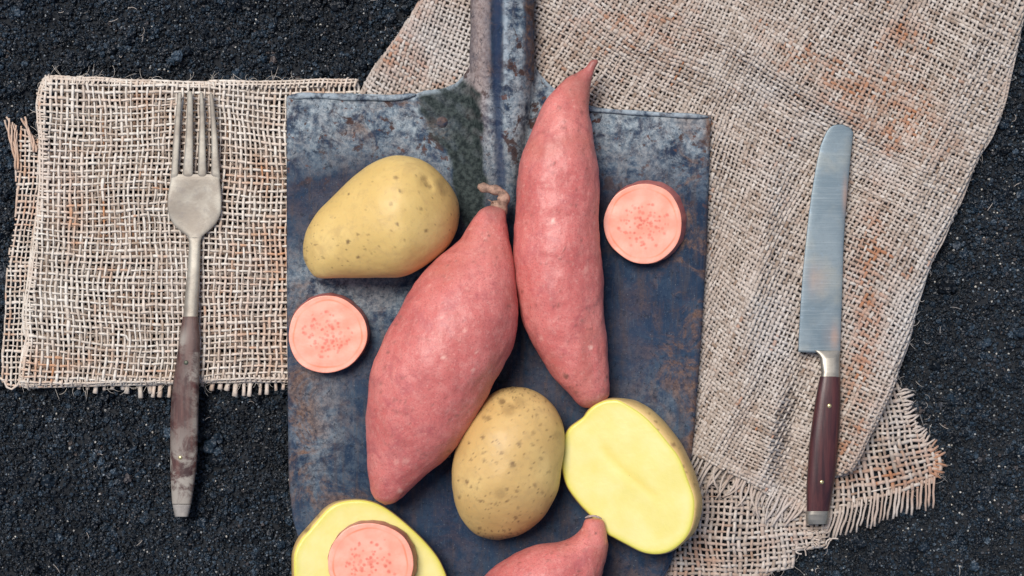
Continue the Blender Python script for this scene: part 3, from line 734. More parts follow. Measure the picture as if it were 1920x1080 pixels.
fl = np.clip(1 - (yb - 200) / 220, 0, 1)
A_pale = np.clip(.95 * np.clip(1 - (yb - 175) / np.interp(xb, [540, 700, 850, 960, 1120, 1330], [170, 150, 230, 250, 190, 210]), 0, 1) * 1.6, 0, 1)
A_pale = np.clip(A_pale + .65 * blob(xb, yb, 600, 520, 90, 60) + .6 * blob(xb, yb, 720, 560, 120, 60) + .55 * blob(xb, yb, 590, 800, 60, 150) + .30 * blob(xb, yb, 1230, 780, 60, 100) + .25 * blob(xb, yb, 1000, 250, 60, 120), 0, 1)
A_rust = np.clip(.22 + .9 * blob(xb, yb, 822, 244, 30, 18, 30) + .75 * blob(xb, yb, 565, 860, 40, 220) + .8 * blob(xb, yb, 1290, 420, 26, 200) + .75 * blob(xb, yb, 1270, 640, 50, 160) + .5 * blob(xb, yb, 1210, 1000, 60, 60) + .45 * blob(xb, yb, 560, 620, 30, 100)
                 + .8 * blob(xb, yb, 770, 190, 40, 14) + .6 * blob(xb, yb, 690, 230, 50, 22, -25) + .8 * np.exp(-((np.interp(yb, YS, XR) - xb) / 9) ** 2) + .5 * blob(xb, yb, 650, 960, 60, 80), 0, 1)
A_dust = np.clip(np.exp(-((xb - 893) / 24) ** 4) * np.clip(1 - (yb - 130) / 190, 0, 1) * 1.0, 0, 1)
A_pits = np.clip(1.0 * np.clip(1 - (yb - 250) / 250, .15, 1), 0, 1)
A_bare_glint = np.clip((1 - tl) * 1.3 * (xb < 1200) * (np.abs(xb - 940) > 75), 0, 1) * .7
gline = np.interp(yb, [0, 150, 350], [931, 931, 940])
A_blue = np.exp(-((xb - gline) / 9) ** 4) * np.clip(1.6 - (yb - 100) / 300, 0, .85) + .30 * blob(xb, yb, 1210, 640, 60, 120) + .3 * blob(xb, yb, 860, 960, 130, 90)  # groove's dark blue reflection painted in, plus navy patches of the steel
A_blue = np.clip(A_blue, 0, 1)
def neck_attrs(x):
    r_ = np.clip((x - 943) / 8, 0, 1); f_ = np.clip((x - 978) / 8, 0, 1)
    return dict(pale=np.clip(r_ * (1 - f_) + .1, 0, 1), rust=np.clip(.25 + .9 * f_ + .7 * np.exp(-((x - 918) / 5) ** 2), 0, 1), dust=np.clip(1 - np.abs(x - 898) / 22, 0, 1) ** .5,
                pits=.35 + .65 * r_, bare=.8 * np.exp(-((x - 948) / 4) ** 2), blue=.85 * np.clip(np.exp(-((x - 932) / 8) ** 4), 0, 1))  # pale glint and dark blue groove reflection painted along the seam
na_ = neck_attrs(xb)
def nb(A, k): return A * (1 - neck) + na_[k] * neck
A_pale, A_rust, A_dust, A_pits, A_bare_glint, A_blue = nb(A_pale, 'pale'), nb(A_rust, 'rust'), nb(A_dust, 'dust'), nb(A_pits, 'pits'), nb(A_bare_glint, 'bare'), nb(A_blue, 'blue')
top = np.stack([xb, yb, zb_], -1).reshape(-1, 3); bot = top.copy(); bot[:, 2] -= 7
nT = len(top); fr = grid_faces(NR_, NC_, False)
g_ = np.arange(nT).reshape(NR_, NC_)
rim = np.concatenate([g_[0, :], g_[1:, -1], g_[-1, -2::-1], g_[-2:0:-1, 0]]); rn = np.roll(rim, -1)
Vb = np.vstack([top, bot])
at2 = lambda a_: np.tile(a_.ravel(), 2)
mesh('blade', W(Vb[:, 0], Vb[:, 1], Vb[:, 2]), [fr, fr[:, ::-1] + nT, np.stack([rim, rim + nT, rn + nT, rn], 1)], M_SPADE, spade,
     {'pale': at2(A_pale), 'rust': at2(A_rust), 'dust': at2(A_dust), 'moss': at2(A_moss), 'pits': at2(A_pits), 'bare': at2(A_bare_glint), 'blue': at2(A_blue)}, recalc=True)

# socket: rolled tube with an open seam, from the blade upward
ns, nr_ = 96, 160
yy = np.linspace(150, -420, nr_); th = np.linspace(0, 2 * math.pi, ns, endpoint=False)
hw = np.interp(yy, [-420, 0, 60, 110, 150], [64, 60, 60, 61, 59]); cxs = np.interp(yy, [-420, 0, 150], [936, 941, 942])
zc = np.interp(yy, [-420, 0, 150], [66, 58, 46]); hz = np.interp(yy, [-420, 0, 110, 150], [60, 50, 46, 40])
X = cxs[:, None] + hw[:, None] * np.cos(th); Z = zc[:, None] + hz[:, None] * np.sin(th); Y = yy[:, None] + 0 * X
gr = np.exp(-((X - 931) / 9) ** 4) * (np.sin(th) > 0)
Z = Z - 7 * gr
X = X + .8 * Waves(71, 60)(Y, Z); Z = Z + .8 * Waves(72, 70)(X, Y)
xs_, ys_, zs_ = X.ravel(), Y.ravel(), Z.ravel()
mesh('socket', W(xs_, ys_, zs_), grid_faces(nr_, ns), M_SPADE, spade, dict(neck_attrs(xs_), moss=0 * xs_), recalc=True)
rows = [(882, -415, 992, -415, 66, 52), (884, -900, 990, -900, 80, 52), (886, -1400, 988, -1400, 95, 52)]
x, y, z, F = sweep(rows, 32); mesh('shaft', W(x, y, z), F, M_SHAFT, spade, recalc=True)
# folded tread lips along the top of the blade
def lip(pts, wd, h):
    V, F = tube(resample(pts, np.linspace(0, 1, 60)), wd, h, ns=10, taper=np.interp(np.linspace(0, 1, 60), [0, .06, .94, 1], [.35, 1, 1, .35]) * (1 + .12 * np.sin(np.linspace(0, 17, 60))))
    n = len(V)
    dn = V[:, 1] * 0
    mesh('tread_lip', W(V[:, 0], V[:, 1], V[:, 2]), F, M_SPADE, spade, {'pale': np.full(n, .85), 'rust': np.full(n, .15), 'dust': dn, 'moss': dn, 'pits': np.full(n, .4), 'bare': np.full(n, .5), 'blue': dn}, recalc=True)
lip([(542, 182, 38), (580, 179, 37), (640, 182, 35), (700, 184, 34), (745, 183, 34), (780, 177, 34)], 11, 9)
lip([(1085, 193, 36), (1115, 205, 35), (1200, 212, 36), (1270, 216, 38), (1328, 219, 40)], 9, 8)
def dome(name, cx, cy, z0, r, h, mat, parent, n=20, m=6, attrs=None):
    ph = np.linspace(0, math.pi / 2, m); th = np.linspace(0, 2 * math.pi, n, endpoint=False)
    x = (cx + r * np.cos(ph)[:, None] * np.cos(th)).ravel(); y = (cy + r * np.cos(ph)[:, None] * np.sin(th)).ravel(); z = (z0 + h * np.sin(ph)[:, None] + 0 * th).ravel()
    sk = dict((k, np.full(len(x), v)) for k, v in (attrs or {}).items())
    return mesh(name, W(x, y, z), grid_faces(m, n), mat, parent, sk, recalc=True)
sa = dict(pale=.15, rust=1, dust=0, moss=.2, pits=1, bare=0, blue=.2)
dome('rivet', 829, 229, float(blade_z(np.array(829.), np.array(229.))) + 1.5, 11, 6, M_SPADE, spade, attrs=sa)
dome('rivet', 941, 704, float(blade_z(np.array(941.), np.array(704.))) - 1, 15, 5, M_SPADE, spade, attrs=dict(sa, rust=.2, moss=.6))

# ------------------------------------------------------------------ spots on vegetables
def spot_field(x, y, z, spots, zmin):
    f = np.zeros(len(x)); x, y = x + .9 * Waves(95, 5, 9)(x, y), y + .9 * Waves(96, 5, 9)(x, y)
    for (sx, sy, r, s) in spots:
        d = np.hypot(x - sx, y - sy); m = (d < r * 2.2) & (z > zmin)
        f[m] = np.maximum(f[m], s * np.clip(2.0 - 1.7 * d[m] / r, 0, 1))
    return f
def rand_spots(L, R, n, r0, r1, s0, s1, shrink=.9):
    out = []
    for _ in range(n):
        t = random.uniform(.03, .97); a_, b_ = resample(L, [t])[0], resample(R, [t])[0]
        q = .5 + random.uniform(-.5, .5) * shrink; p = a_ * (1 - q) + b_ * q
        out.append((p[0], p[1], random.uniform(r0, r1), random.uniform(s0, s1)))
    return out

# ------------------------------------------------------------------ sweet potatoes
def scars(L, R, n):
    out = []
    for _ in range(n):
        t = random.uniform(.10, .92); A_, B_ = resample(L, [t])[0], resample(R, [t])[0]; q = random.uniform(.12, .8); ln = random.uniform(.04, .14); s_ = random.uniform(.2, .55); bow = random.uniform(-5, 5)
        for u in np.linspace(0, 1, 16):
            p = A_ * (1 - q - u * ln) + B_ * (q + u * ln); out.append((p[0], p[1] + bow * math.sin(u * math.pi) + random.uniform(-.8, .8), random.uniform(1.1, 2.0), s_ * random.uniform(.4, 1)))
    return out
G_SW = 'whole sweet potatoes on the spade'
def sweet(label, L, R, zb, pale, dirt, nr=190, ns=190, k=.88, lift=.35, bump=3.5, off=0.0, tip=None, dents=()):
    x, y, z, F = body(L, R, zb, k, nr, ns, lift, bump, 55, off=off)
    zm = z.mean()
    for (dx, dy, r, h) in dents:
        z = z - h * np.exp(-((x - dx) ** 2 + (y - dy) ** 2) / r ** 2) * (z > zm)
    cx, cy = x.mean(), y.mean()
    root = empty('sweet_potato', label, 'sweet potato', cx, cy, zb, G_SW)
    d = spot_field(x, y, z, dirt, zm - 20)
    if tip:
        for (tx, ty, r, s_) in tip: d = np.maximum(d, s_ * np.clip(1.3 - np.hypot(x - tx, y - ty) / r, 0, 1))
    mesh('body', W(x, y, z), F, M_SWEET, root, {'spot': spot_field(x, y, z, pale, zm - 10), 'dirt': d}, recalc=True)
    return root
LA = [(930, 384), (908, 389), (888, 408), (858, 452), (806, 497), (768, 548), (738, 600), (708, 660), (692, 715), (686, 775), (687, 840), (690, 895), (700, 932), (722, 947)]
RA = [(930, 384), (946, 392), (951, 415), (956, 455), (965, 510), (971, 568), (964, 636), (934, 706), (894, 778), (854, 842), (806, 884), (776, 912), (744, 941), (722, 947)]
pal = [(781, 484, 3, .7), (828, 596, 4, .5), (831, 669, 5, .95), (815, 660, 3, .4), (893, 658, 3, .8), (888, 695, 4, .6), (872, 618, 4, .5), (750, 920, 5, .7), (760, 865, 7, .35), (743, 866, 6, .35)] + rand_spots(LA, RA, 60, 1.2, 2.4, .1, .45)
drt = [(955, 575, 5, .5), (742, 608, 4, .55), (750, 596, 4, .5), (728, 660, 4, .6), (722, 690, 4, .45), (715, 735, 3, .4), (842, 846, 4, .6)] + rand_spots(LA, RA, 90, 1.2, 2.6, .2, .6) + scars(LA, RA, 16)
sA = sweet('short fat sweet potato with a curled dry stem, beside the yellow potato', LA, RA, 31, pal, drt, off=1.0, tip=[(934, 386, 30, .6)])
st = [(934, 392, 95), (940, 384, 104), (944, 374, 110), (942, 364, 114), (934, 358, 116), (922, 355, 116), (908, 352, 114), (896, 349, 112)]
Pst = resample(st, np.linspace(0, 1, 40))
V, F = tube(Pst, 18, 13, ns=10, taper=np.interp(np.linspace(0, 1, 40), [0, .2, .5, .9, 1], [2.0, 1.4, 1.0, .95, .5]) * (1 + .14 * np.sin(np.linspace(0, 23, 40))))
V[:, 2] += .8 * np.sin(V[:, 0] * 1.3)
mesh('stem', W(V[:, 0], V[:, 1], V[:, 2]), F, M_STEM, sA, recalc=True)
V, F = tube([(926, 382, 104), (920, 377, 110), (914, 374, 112)], 3, ns=5, taper=[1, .8, .3]); mesh('rootlet', W(V[:, 0], V[:, 1], V[:, 2]), F, M_STEM, sA)
V, F = tube([(838, 846, 70), (841, 851, 66), (842, 857, 64)], 11, ns=8, taper=[1, 1, .6]); mesh('rootlet', W(V[:, 0], V[:, 1], V[:, 2]), F, M_STEM, sA)

LB = [(1119, 111), (1108, 114), (1098, 126), (1082, 136), (1058, 150), (1030, 180), (1006, 222), (984, 278), (971, 340), (965, 420), (962, 480), (968, 545), (982, 605), (1004, 655), (1034, 702), (1066, 738), (1086, 761), (1108, 766)]
RB = [(1119, 111), (1121, 117), (1115, 130), (1109, 152), (1106, 200), (1115, 258), (1122, 320), (1125, 400), (1128, 480), (1132, 560), (1137, 640), (1141, 690), (1144, 725), (1137, 748), (1108, 766)]
pal = [(1037, 414, 5, .95), (1108, 652, 4, .95), (1016, 634, 4, .35), (1100, 505, 6, .35)] + rand_spots(LB, RB, 60, 1.2, 2.4, .1, .45)
drt = [(1062, 706, 5, .8), (1058, 702, 4, .5), (1080, 735, 4, .5), (1078, 139, 6, .6), (1090, 150, 5, .4), (1090, 210, 4, .35), (1050, 205, 3, .4)] + rand_spots(LB, RB, 90, 1.2, 2.6, .2, .6) + scars(LB, RB, 16)
sB = sweet('tall slender sweet potato with a pointed brown tip over the upper blade edge', LB, RB, 31, pal, drt, nr=220, ns=180, lift=.2, off=5.0, tip=[(1119, 113, 34, .65), (1100, 150, 44, .36)], dents=[(1040, 700, 26, 6)])
LC = [(1112, 971), (1098, 974), (1090, 990), (1072, 1006), (1046, 1016), (1010, 1021), (968, 1036), (934, 1058), (904, 1084), (880, 1120), (860, 1170), (862, 1230), (890, 1290), (930, 1310)]
RC = [(1112, 971), (1130, 975), (1136, 992), (1139, 1014), (1136, 1045), (1130, 1082), (1118, 1130), (1100, 1180), (1070, 1235), (1030, 1280), (985, 1304), (930, 1310)]
sC = sweet('sweet potato with a pale snapped tip, cut off by the lower picture edge', LC, RC, 31, rand_spots(LC, RC, 30, 1.2, 2.4, .1, .45), rand_spots(LC, RC, 50, 1.2, 2.6, .2, .6) + scars(LC, RC, 9) + [(1118, 1000, 3, .7)], off=9.0, lift=.12)
zt = 31 + .88 * 130 * .88
V, F = tube(resample([(1097, 971, zt - 2), (1106, 968, zt + 4), (1116, 968, zt + 5), (1128, 972, zt)], np.linspace(0, 1, 16)), 4.5, 6, ns=8, taper=np.interp(np.linspace(0, 1, 16), [0, .2, .8, 1], [.4, 1, 1, .4]))
mesh('snapped_end', W(V[:, 0], V[:, 1], V[:, 2]), F, plain('snapped_end_pale', (.62, .46, .40), .8, 0, .7, 500, .5), sC, recalc=True)

# ------------------------------------------------------------------ whole potatoes
G_P = 'whole potatoes on the spade'
def potato(label, L, R, mat, dirt, off, dents, k=.8):
    x, y, z, F = body(L, R, 31, k, 190, 190, .55, 2.2, 40, off=off)
    zm = z.mean()
    for (dx, dy, r, h) in dents: z = z - h * np.exp(-((x - dx) ** 2 + (y - dy) ** 2) / r ** 2) * (z > zm)
    root = empty('potato', label, 'potato', x.mean(), y.mean(), 31, G_P)
    mesh('body', W(x, y, z), F, mat, root, {'dirt': spot_field(x, y, z, dirt, zm - 10)}, recalc=True)
L1 = [(568, 472), (571, 489), (584, 512), (601, 522), (648, 523), (699, 521), (746, 520), (775, 512), (810, 491), (839, 463), (856, 433), (862, 403)]
R1 = [(568, 472), (569, 455), (576, 428), (597, 395), (626, 366), (660, 335), (699, 306), (737, 292), (776, 295), (810, 312), (840, 342), (858, 374), (862, 403)]
d1 = [(743, 333, 4, .6), (750, 358, 4, .7), (745, 420, 3.5, .75), (734, 432, 3, .5), (799, 432, 3.5, .75), (653, 453, 4.5, .8), (672, 482, 3.5, .7), (671, 440, 3, .6), (605, 482, 3, .5), (733, 383, 4, .5), (790, 392, 3, .5), (795, 335, 7, .4), (800, 345, 6, .55), (806, 350, 5, .5),
      (825, 345, 12, .28), (832, 360, 9, .25), (570, 488, 6, .5), (786, 360, 3, .4)] + rand_spots(L1, R1, 120, .8, 2.0, .3, .75)
potato('smooth yellow potato resting in the upper left of the spade blade', L1, R1, M_POT1, d1, 13.0, [(797, 340, 9, 5), (806, 350, 8, 4), (818, 348, 14, -3)], .78)
L2 = [(961, 725), (933, 732), (904, 753), (880, 782), (859, 827), (846, 883), (849, 925), (862, 964), (888, 998), (914, 1010), (936, 1013)]
R2 = [(961, 725), (989, 728), (1017, 740), (1040, 763), (1054, 791), (1058, 824), (1053, 876), (1047, 918), (1031, 953), (1006, 982), (975, 1003), (936, 1013)]
Z2 = lambda x, y: (820 + x / 2.842, 700 + y / 2.842)
d2 = [Z2(*p) + (r, s) for p, r, s in [((345, 150), 7, .65), ((400, 180), 6, .4), ((440, 160), 12, .3), ((380, 195), 14, .28), ((270, 240), 6, .5), ((250, 235), 5, .45), ((240, 340), 3.5, .7), ((435, 375), 4.5, .6), ((510, 382), 3.5, .6), ((402, 485), 6, .75),
      ((345, 425), 3.5, .6), ((250, 465), 4, .6), ((245, 425), 3, .5), ((178, 460), 3, .7), ((160, 580), 3.5, .8), ((180, 605), 3, .7), ((230, 563), 3, .6), ((555, 455), 4, .5), ((500, 508), 3.5, .5), ((518, 598), 4, .55), ((420, 630), 3.5, .55), ((560, 637), 3.5, .5), ((417, 770), 4.5, .65),
      ((428, 716), 3, .5), ((225, 825), 4, .5), ((118, 660), 3.5, .5), ((512, 317), 5, .4), ((335, 640), 12, .28), ((640, 330), 9, .25), ((372, 620), 3, .6), ((550, 275), 3, .45), ((530, 220), 3, .4)]]
for i in range(30):
    u = i / 29; d2.append(Z2(200 + 200 * u, 650 + 52 * math.sin(math.pi * (.10 + u * .75)) - 10 * u + random.uniform(-4, 4)) + (random.uniform(1.2, 2.6), random.uniform(.15, .75)))
d2 += rand_spots(L2, R2, 260, .9, 2.3, .35, .85)
potato('round tan speckled potato with a dark curved crack, touching the larger cut potato', L2, R2, M_POT2, d2, 21.0, [Z2(400, 165) + (12, 3), Z2(270, 238) + (7, 2.5), Z2(345, 150) + (6, 2)], .82)

# ------------------------------------------------------------------ halved potatoes
G_H = 'halved potatoes on the spade'
def half_potato(label, Fp, Gp, cx, cy, ztop, tilt, vein, skinmat, dirt, zb=31):
    """Fp outline of the cut face, Gp widest outline of the body below it, tilt = (dz/dx, dz/dy)"""
    N = 200; t = np.linspace(0, 1, N, endpoint=False)
    def by_angle(P):
        Q = resample(P, np.linspace(0, 1, 900, endpoint=False), True); an = np.arctan2(Q[:, 1] - cy, Q[:, 0] - cx); rr = np.hypot(Q[:, 0] - cx, Q[:, 1] - cy)
        o = np.argsort(an); return np.interp(t * 2 * math.pi - math.pi, an[o], rr[o], period=2 * math.pi)
    th = t * 2 * math.pi - math.pi
    rF, rG = by_angle(Fp), by_angle(Gp)
    root = empty('potato_half', label, 'cut potato', cx, cy, zb, G_H)
    def plane(x, y): return ztop + tilt[0] * (x - cx) + tilt[1] * (y - cy)
    # cut face
    m = 70; q = np.linspace(.004, 1, m)
    x = cx + (q[:, None] * rF) * np.cos(th); y = cy + (q[:, None] * rF) * np.sin(th)
    z = plane(x, y) + .5 * Waves(81, 90)(x, y) - 2.2 * np.clip((q[:, None] - .972) / .028, 0, 1) ** 2
    V_ = np.zeros_like(x)
    if vein:
        (x0, y0), (x1, y1), wd = vein
        dx, dy = x1 - x0, y1 - y0; l = math.hypot(dx, dy); u = ((x - x0) * dx + (y - y0) * dy) / l / l; v = ((x - x0) * dy - (y - y0) * dx) / l + 7 * np.sin(u * 5)
        V_ = np.exp(-(v / wd) ** 2) * np.clip(np.minimum(u, 1 - u) * 5, 0, 1)
        z = z - .8 * V_ + .9 * np.exp(-((v + 16) / 16) ** 2) * np.clip(np.minimum(u, 1 - u) * 4, 0, 1)
    rimv = np.clip((q[:, None] - .88) / .12, 0, 1) ** 1.5 * np.ones_like(x)
    edge = np.stack([x[-1], y[-1], z[-1]], 1)
    xf, yf, zf = x.ravel(), y.ravel(), z.ravel()
    mesh('cut_face', W(xf, yf, zf), grid_faces(m, N), M_CUT, root, {'rim': rimv.ravel(), 'vein': V_.ravel() * .45}, recalc=False)
    # skin: from the rim out to the widest outline and round below
    k1, k2 = 26, 26; rows = []
    for i in range(k1):
        u = i / (k1 - 1); e_ = math.sin(u * math.pi / 2)
        r = rF + (rG - rF) * e_; f = 1 - math.cos(u * math.pi / 2)
        x = cx + r * np.cos(th); y = cy + r * np.sin(th); zp = edge[:, 2]; zg = zb + .46 * (ztop - zb)
        rows.append(np.stack([x, y, zp * (1 - f) + zg * f], 1))
    for i in range(1, k2):
        u = i / (k2 - 1); r = rG * max(.02, math.cos(u * math.pi / 2) ** .8)
        rows.append(np.stack([cx + r * np.cos(th), cy + r * np.sin(th), 0 * r + zb + .46 * (ztop - zb) * (1 - math.sin(u * math.pi / 2) ** 1.2)], 1))
    V = np.vstack(rows)
    mesh('skin', W(V[:, 0], V[:, 1], V[:, 2]), grid_faces(k1 + k2 - 1, N), skinmat, root, {'dirt': spot_field(V[:, 0], V[:, 1], V[:, 2], dirt, zb + 15)}, recalc=False)
    return plane
FR = [Z2(*p) for p in [(780, 232), (800, 205), (835, 172), (880, 150), (925, 142), (965, 144), (1012, 168), (1082, 212), (1150, 275), (1228, 368), (1290, 452), (1332, 560), (1366, 660), (1368, 740), (1352, 820), (1318, 884), (1255, 938), (1180, 962), (1095, 952), (1005, 908), (945, 876), (900, 848), (822, 762), (755, 690), (692, 600), (666, 505), (660, 430), (672, 355), (702, 295), (748, 258)]]
GR = [Z2(*p) for p in [(776, 232), (796, 200), (832, 166), (880, 140), (940, 130), (1040, 140), (1090, 160), (1142, 192), (1200, 245), (1245, 298), (1300, 372), (1340, 450), (1372, 525), (1398, 610), (1413, 690), (1402, 770), (1375, 840), (1330, 890), (1260, 944), (1180, 966), (1093, 956), (1002, 912), (942, 880), (897, 852), (818, 766), (751, 694), (688, 603), (662, 506), (656, 430), (668, 353), (698, 291), (744, 254)]]
dR = [Z2(*p) + (r, s) for p, r, s in [((1165, 258), 3, .6), ((1172, 300), 3, .6), ((1258, 380), 5, .6), ((1310, 495), 3.5, .6), ((1325, 525), 3, .6), ((1370, 590), 3, .5), ((1130, 215), 3, .4), ((1290, 400), 3, .45), ((1350, 560), 2.5, .5), ((1345, 880), 4, .6), ((800, 215), 4, .5)]]
half_potato('larger halved potato showing its bare yellow cut face, beside the tan potato', FR, GR, 1180, 892, 118, (.13, -.02), (Z2(850, 330), Z2(1190, 720), 9), M_POT2, dR)
Z8 = lambda x, y: (520 + x / 2.7, 680 + y / 2.7)
FL = [Z8(*p) for p in [(84, 1010), (92, 950), (120, 895), (160, 850), (215, 785), (255, 742), (300, 714), (370, 698), (450, 700), (530, 728), (620, 792), (720, 882), (798, 970), (838, 1040), (860, 1110), (862, 1220), (830, 1340), (740, 1440), (600, 1490), (430, 1480), (270, 1410), (150, 1290), (95, 1150)]]
GL = [Z8(*p) for p in [(72, 1010), (78, 948), (104, 886), (146, 836), (200, 776), (242, 732), (294, 703), (370, 690), (452, 693), (534, 722), (626, 788), (726, 878), (804, 968), (844, 1040), (866, 1110), (868, 1220), (836, 1346), (744, 1448), (600, 1498), (428, 1488), (264, 1416), (140, 1294), (82, 1150)]]
plL = half_potato('halved potato carrying a sweet potato slice on its cut face', FL, GL, Z8(465, 1090)[0], Z8(465, 1090)[1], 100, (-.05, .03), None, M_POT2, [Z8(150, 850) + (5, .6), Z8(165, 835) + (4, .5), Z8(205, 778) + (3, .4)])

# ------------------------------------------------------------------ sweet potato slices
G_S = 'sweet potato slices'
def slice_(label, cx, cy, r, zb, th_, off, rs, seed):
    r_ = np.random.default_rng(seed)
    N = 120; th = np.linspace(0, 2 * math.pi, N, endpoint=False)
    ph = r_.uniform(0, 6.28, 5)
    irr = 1 + .014 * np.sin(2 * th + ph[0]) + .014 * np.sin(3 * th + ph[1]) + .006 * np.sin(5 * th + ph[2]) + .003 * np.sin(9 * th + ph[3])
    root = empty('sweet_potato_slice', label, 'sweet potato slice', cx, cy, zb, G_S)
    m = 70; q = np.linspace(.004, 1, m)[:, None]
    x = cx + q * r * irr * np.cos(th); y = cy + q * r * irr * np.sin(th); z = zb + th_ - .8 * np.clip((q - .985) / .015, 0, 1) ** 2 + .5 * Waves(seed, 50)(x, y)
    ringp = .87 + .012 * np.sin(3 * th + ph[4]) + .008 * np.sin(7 * th)
    ring = np.exp(-((q - ringp) / .018) ** 2) * (.6 + .4 * np.sin(4 * th + ph[1]))
    sp = np.zeros_like(x)
    for _ in range(95):
        a_, d_ = r_.uniform(0, 6.28), r * r_.uniform(.5, .7) * r_.random() ** .6; rr = r_.uniform(1.6, 3.6)
        d = np.hypot(x - cx - d_ * math.cos(a_), y - cy - d_ * math.sin(a_)); sp = np.maximum(sp, r_.uniform(.35, .9) * np.clip(2.2 - 1.8 * d / rr, 0, 1))
    mesh('flesh', W(x.ravel(), y.ravel(), z.ravel()), grid_faces(m, N), M_SFLESH, root, {'ring': np.clip(ring.ravel(), 0, 1), 'speck': sp.ravel()}, recalc=False)
    rows = []
    for u in np.linspace(0, 1, 10):
        k = r * irr * 1.0 + (rs - r) * math.sin(u * math.pi / 2); jag = .8 * np.sin(17 * th + ph[2]) * np.sin(5 * th + ph[0])
        rows.append(np.stack([cx + off[0] * u + (k + jag) * np.cos(th), cy + off[1] * u + (k + jag) * np.sin(th), 0 * th + zb + (th_ - .6) * (1 - u)], 1))
    rows.append(np.stack([cx + off[0] + .02 * np.cos(th), cy + off[1] + .02 * np.sin(th), 0 * th + zb], 1))
    V = np.vstack(rows); n = len(V)
    mesh('skin', W(V[:, 0], V[:, 1], V[:, 2]), grid_faces(len(rows), N), M_SWEET, root, {'spot': np.zeros(n), 'dirt': np.full(n, .3)}, recalc=False)
slice_('sweet potato slice near the left blade edge under the yellow potato', 614, 627, 73, 36, 34, (3, -3), 75, 301)
slice_('sweet potato slice right of the tall slender sweet potato', 1206, 419, 74, 33, 36, (7, -4), 77, 302)
slice_('sweet potato slice lying on the smaller cut potato face', Z8(472, 1020)[0], Z8(472, 1020)[1], 79, 103, 28, (4, -3), 82, 303)

# ------------------------------------------------------------------ fork
fork = empty('fork', 'old four-tined table fork with a worn dark wooden handle on the folded napkin', 'fork', 355, 560, 0)
Z1 = lambda x, y: (x / 3.375, 120 + y / 3.375)
tin = [  # (y, left, right) per tine in zoomed units
    [(186, 1126, 1150), (250, 1118, 1148), (330, 1109, 1144), (450, 1098, 1139), (560, 1090, 1134), (640, 1086, 1129), (678, 1084, 1129), (700, 1081, 1128), (730, 1080, 1128)],
    [(178, 1186, 1216), (250, 1184, 1222), (330, 1181, 1223), (450, 1175, 1223), (560, 1168, 1223), (640, 1160, 1222), (678, 1158, 1222), (700, 1157, 1222), (730, 1156, 1222)],
    [(184, 1263, 1284), (250, 1263, 1292), (330, 1263, 1296), (450, 1260, 1300), (560, 1256, 1303), (640, 1253, 1305), (680, 1252, 1307), (700, 1252, 1307), (730, 1252, 1307)],
    [(190, 1324, 1346), (250, 1328, 1356), (330, 1332, 1364), (450, 1337, 1375), (560, 1338, 1383), (640, 1337, 1388), (680, 1336, 1391), (700, 1336, 1393), (730, 1336, 1396)]]
fz = lambda y: 38.5 - 4.5 * np.exp(-((y - 400) / 70) ** 2) + 6 * np.clip((230 - y) / 60, 0, 1)
for tr in tin:
    rows = []
    for i, (yy_, a_, b_) in enumerate(tr):
        (lx, ly), (rx, ry) = Z1(a_, yy_), Z1(b_, yy_); h = 2.2 if i == 0 else (1.8 if i == len(tr) - 1 else 2.8)
        if i == 0: rows.append((lx + 2.4, ly - 2.5, rx - 2.4, ly - 2.5, float(fz(ly)), 1.5))
        rows.append((lx, ly, rx, ry, float(fz(ly)), h + .5))
    x, y, z, F = sweep(rows, 20, 3.2); mesh('tine', W(x, y, z), F, M_FORK, fork, recalc=True)
hd = [(320.6, 326.5, 411.6, 326.5), (320, 336, 412, 336), (317.5, 350, 413.5, 350), (314.5, 370, 415, 370), (314, 388, 415, 388), (316.5, 403, 413, 403), (322, 416, 407, 416), (331, 427, 398, 427), (342, 436, 388, 436), (351, 443, 380, 443), (355, 452, 375.5, 452)]
x, y, z, F = sweep([tuple(q) + (float(fz(q[1])), float(np.interp(q[1], [326, 330, 337, 350], [1.4, 2.7, 3.3, 3.45]))) for q in smooth_rows(hd, 60)], 40, 3.2)
cxh = 365; u = np.abs(x - cxh) / 50
z = z + 4.0 * u ** 2 * np.exp(-((y - 385) / 45) ** 2)
mesh('head', W(x, y, z), F, M_FORK, fork, recalc=True)
sh = [(352, 444, 379, 444, 36.2, 2.6), (354.3, 452, 376.3, 452, 36.6, 3.8), (354.2, 466, 376, 466, 37, 5.2), (352, 500, 375.5, 500, 38, 8), (348, 540, 374, 540, 39, 10), (344.5, 580, 372, 580, 39, 12), (343, 596, 371, 596, 40, 13)]
x, y, z, F = sweep(sh, 28, 2.6); mesh('neck', W(x, y, z), F, M_FORK, fork, recalc=True)
hn = [(342.5, 594, 371.5, 594, 40, 14), (338, 620, 374, 620, 40, 15), (335, 642, 375, 642, 40, 16), (329, 690, 374.5, 690, 39, 17), (324, 720, 373.5, 720, 38, 17.5), (320, 777, 372, 777, 36, 18), (319, 849, 370.5, 849, 33, 18), (320, 897, 366, 897, 31, 17), (322.8, 945, 359, 945, 29, 14)]
x, y, z, F = sweep(smooth_rows(hn, 60), 36, 2.5)
worn = np.clip(.15 + .95 * np.clip((y - 780) / 120, 0, 1) + .7 * np.exp(-((x - 368) / 8) ** 2) * (y > 660) + .8 * blob(x, y, 341, 640, 8, 22, 15) + .9 * blob(x, y, 357, 705, 8, 12), 0, 1)
mesh('handle', W(x, y, z), F, M_FWOOD, fork, {'worn': worn}, recalc=True)
x, y, z, F = sweep([(323.3, 946, 358.6, 946, 29, 13.6), (325.5, 957, 356, 957, 28, 13), (328, 969, 353, 969, 27, 12)], 30, 2.6); mesh('end_cap', W(x, y, z), F, plain('dull_cap', (.34, .31, .28), .6, .2, .4), fork, recalc=True)
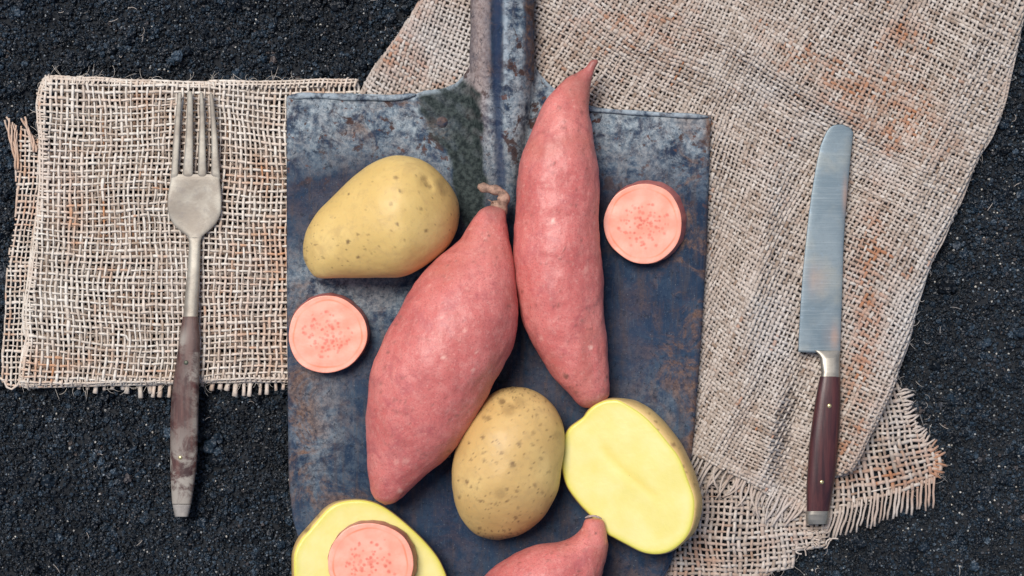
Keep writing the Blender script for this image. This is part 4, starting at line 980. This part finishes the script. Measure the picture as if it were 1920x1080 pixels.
dome('rivet', 349, 680, 55.3, 4.6, 2.4, plain('dark_rivet', (.10, .11, .08), .5, .5), fork, n=14)
dome('rivet', 338, 858, 50, 4.2, 2.4, M_BRASS, fork, n=14)

# ------------------------------------------------------------------ knife
knife = empty('knife', 'old table knife with a blue-grey blade and dark wood handle on the sack', 'knife', 1545, 600, 0)
kr = [(1568, 233.2, 1580, 233.2), (1560, 236, 1588.5, 236), (1554.5, 240, 1595, 240), (1549.5, 247, 1600, 248), (1546, 254, 1599.3, 254), (1538.3, 273, 1597.5, 273), (1532.5, 298, 1594.6, 298), (1528, 322, 1592.4, 322), (1521, 365, 1588.6, 365), (1515, 412, 1584.5, 412), (1509.5, 465, 1581.5, 465), (1505, 510, 1580.3, 510), (1500.5, 575, 1578.2, 575), (1497, 640, 1576, 640), (1496.8, 660, 1575.5, 663)]
kq = np.array([r + (34, 3.0) for r in kr])
x, y, z, F = sweep(kq, 44, 5.0, nr=110)
fl_ = np.clip((1575 + (663 - y) * .035 - x) / 80, 0, 1)
z = z - 2.0 * fl_ ** 1.5 + 1.5 * np.sin((y - 233) / 430 * math.pi)
warm = .5 * blob(x, y, 1565, 632, 9, 22) + .5 * blob(x, y, 1585, 370, 5, 34) + .35 * blob(x, y, 1530, 525, 14, 26)
mesh('blade', W(x, y, z), F, M_KNIFE, knife, {'warm': warm}, recalc=True)
bl = [(1527, 657, 1575.6, 658, 35.5, 4), (1534, 664, 1575.4, 666, 35.5, 7), (1537.2, 671, 1575.4, 671, 34, 11), (1538.5, 685, 1575.3, 685, 35, 13), (1540, 699, 1575.2, 699, 36, 14), (1538, 707, 1575.5, 707, 36, 14.6)]
x, y, z, F = sweep(bl, 36, 3.4, nr=40); mesh('bolster', W(x, y, z), F, M_BOLST, knife, recalc=True)
hk = [(1537.2, 706, 1575.6, 706, 36, 15.2), (1531.5, 736, 1576, 736, 37, 17), (1526, 768, 1576.2, 768, 37, 18.5), (1518.3, 824, 1572.8, 824, 37, 20), (1514, 879, 1568, 879, 36, 20), (1512, 916, 1562.5, 916, 35, 19), (1512.3, 959, 1555, 959, 33, 16.5)]
x, y, z, F = sweep(smooth_rows(hk, 60), 40, 2.8); mesh('handle', W(x, y, z), F, M_KWOOD, knife, {'worn': 0 * x}, recalc=True)
x, y, z, F = sweep([(1511.6, 958.5, 1555.3, 958.5, 33, 16.8), (1510.8, 965, 1554.5, 965, 33, 16.8), (1511, 975, 1553.3, 975, 32, 16), (1512.5, 983, 1551, 983, 31, 14)], 36, 2.8, nr=30); mesh('end_cap', W(x, y, z), F, M_BOLST, knife, recalc=True)
dome('rivet', 1555, 761, 54.6, 4.2, 2.2, M_BRASS, knife, n=14)
dome('rivet', 1541, 904, 54.8, 4.0, 2.2, M_BRASS, knife, n=14)
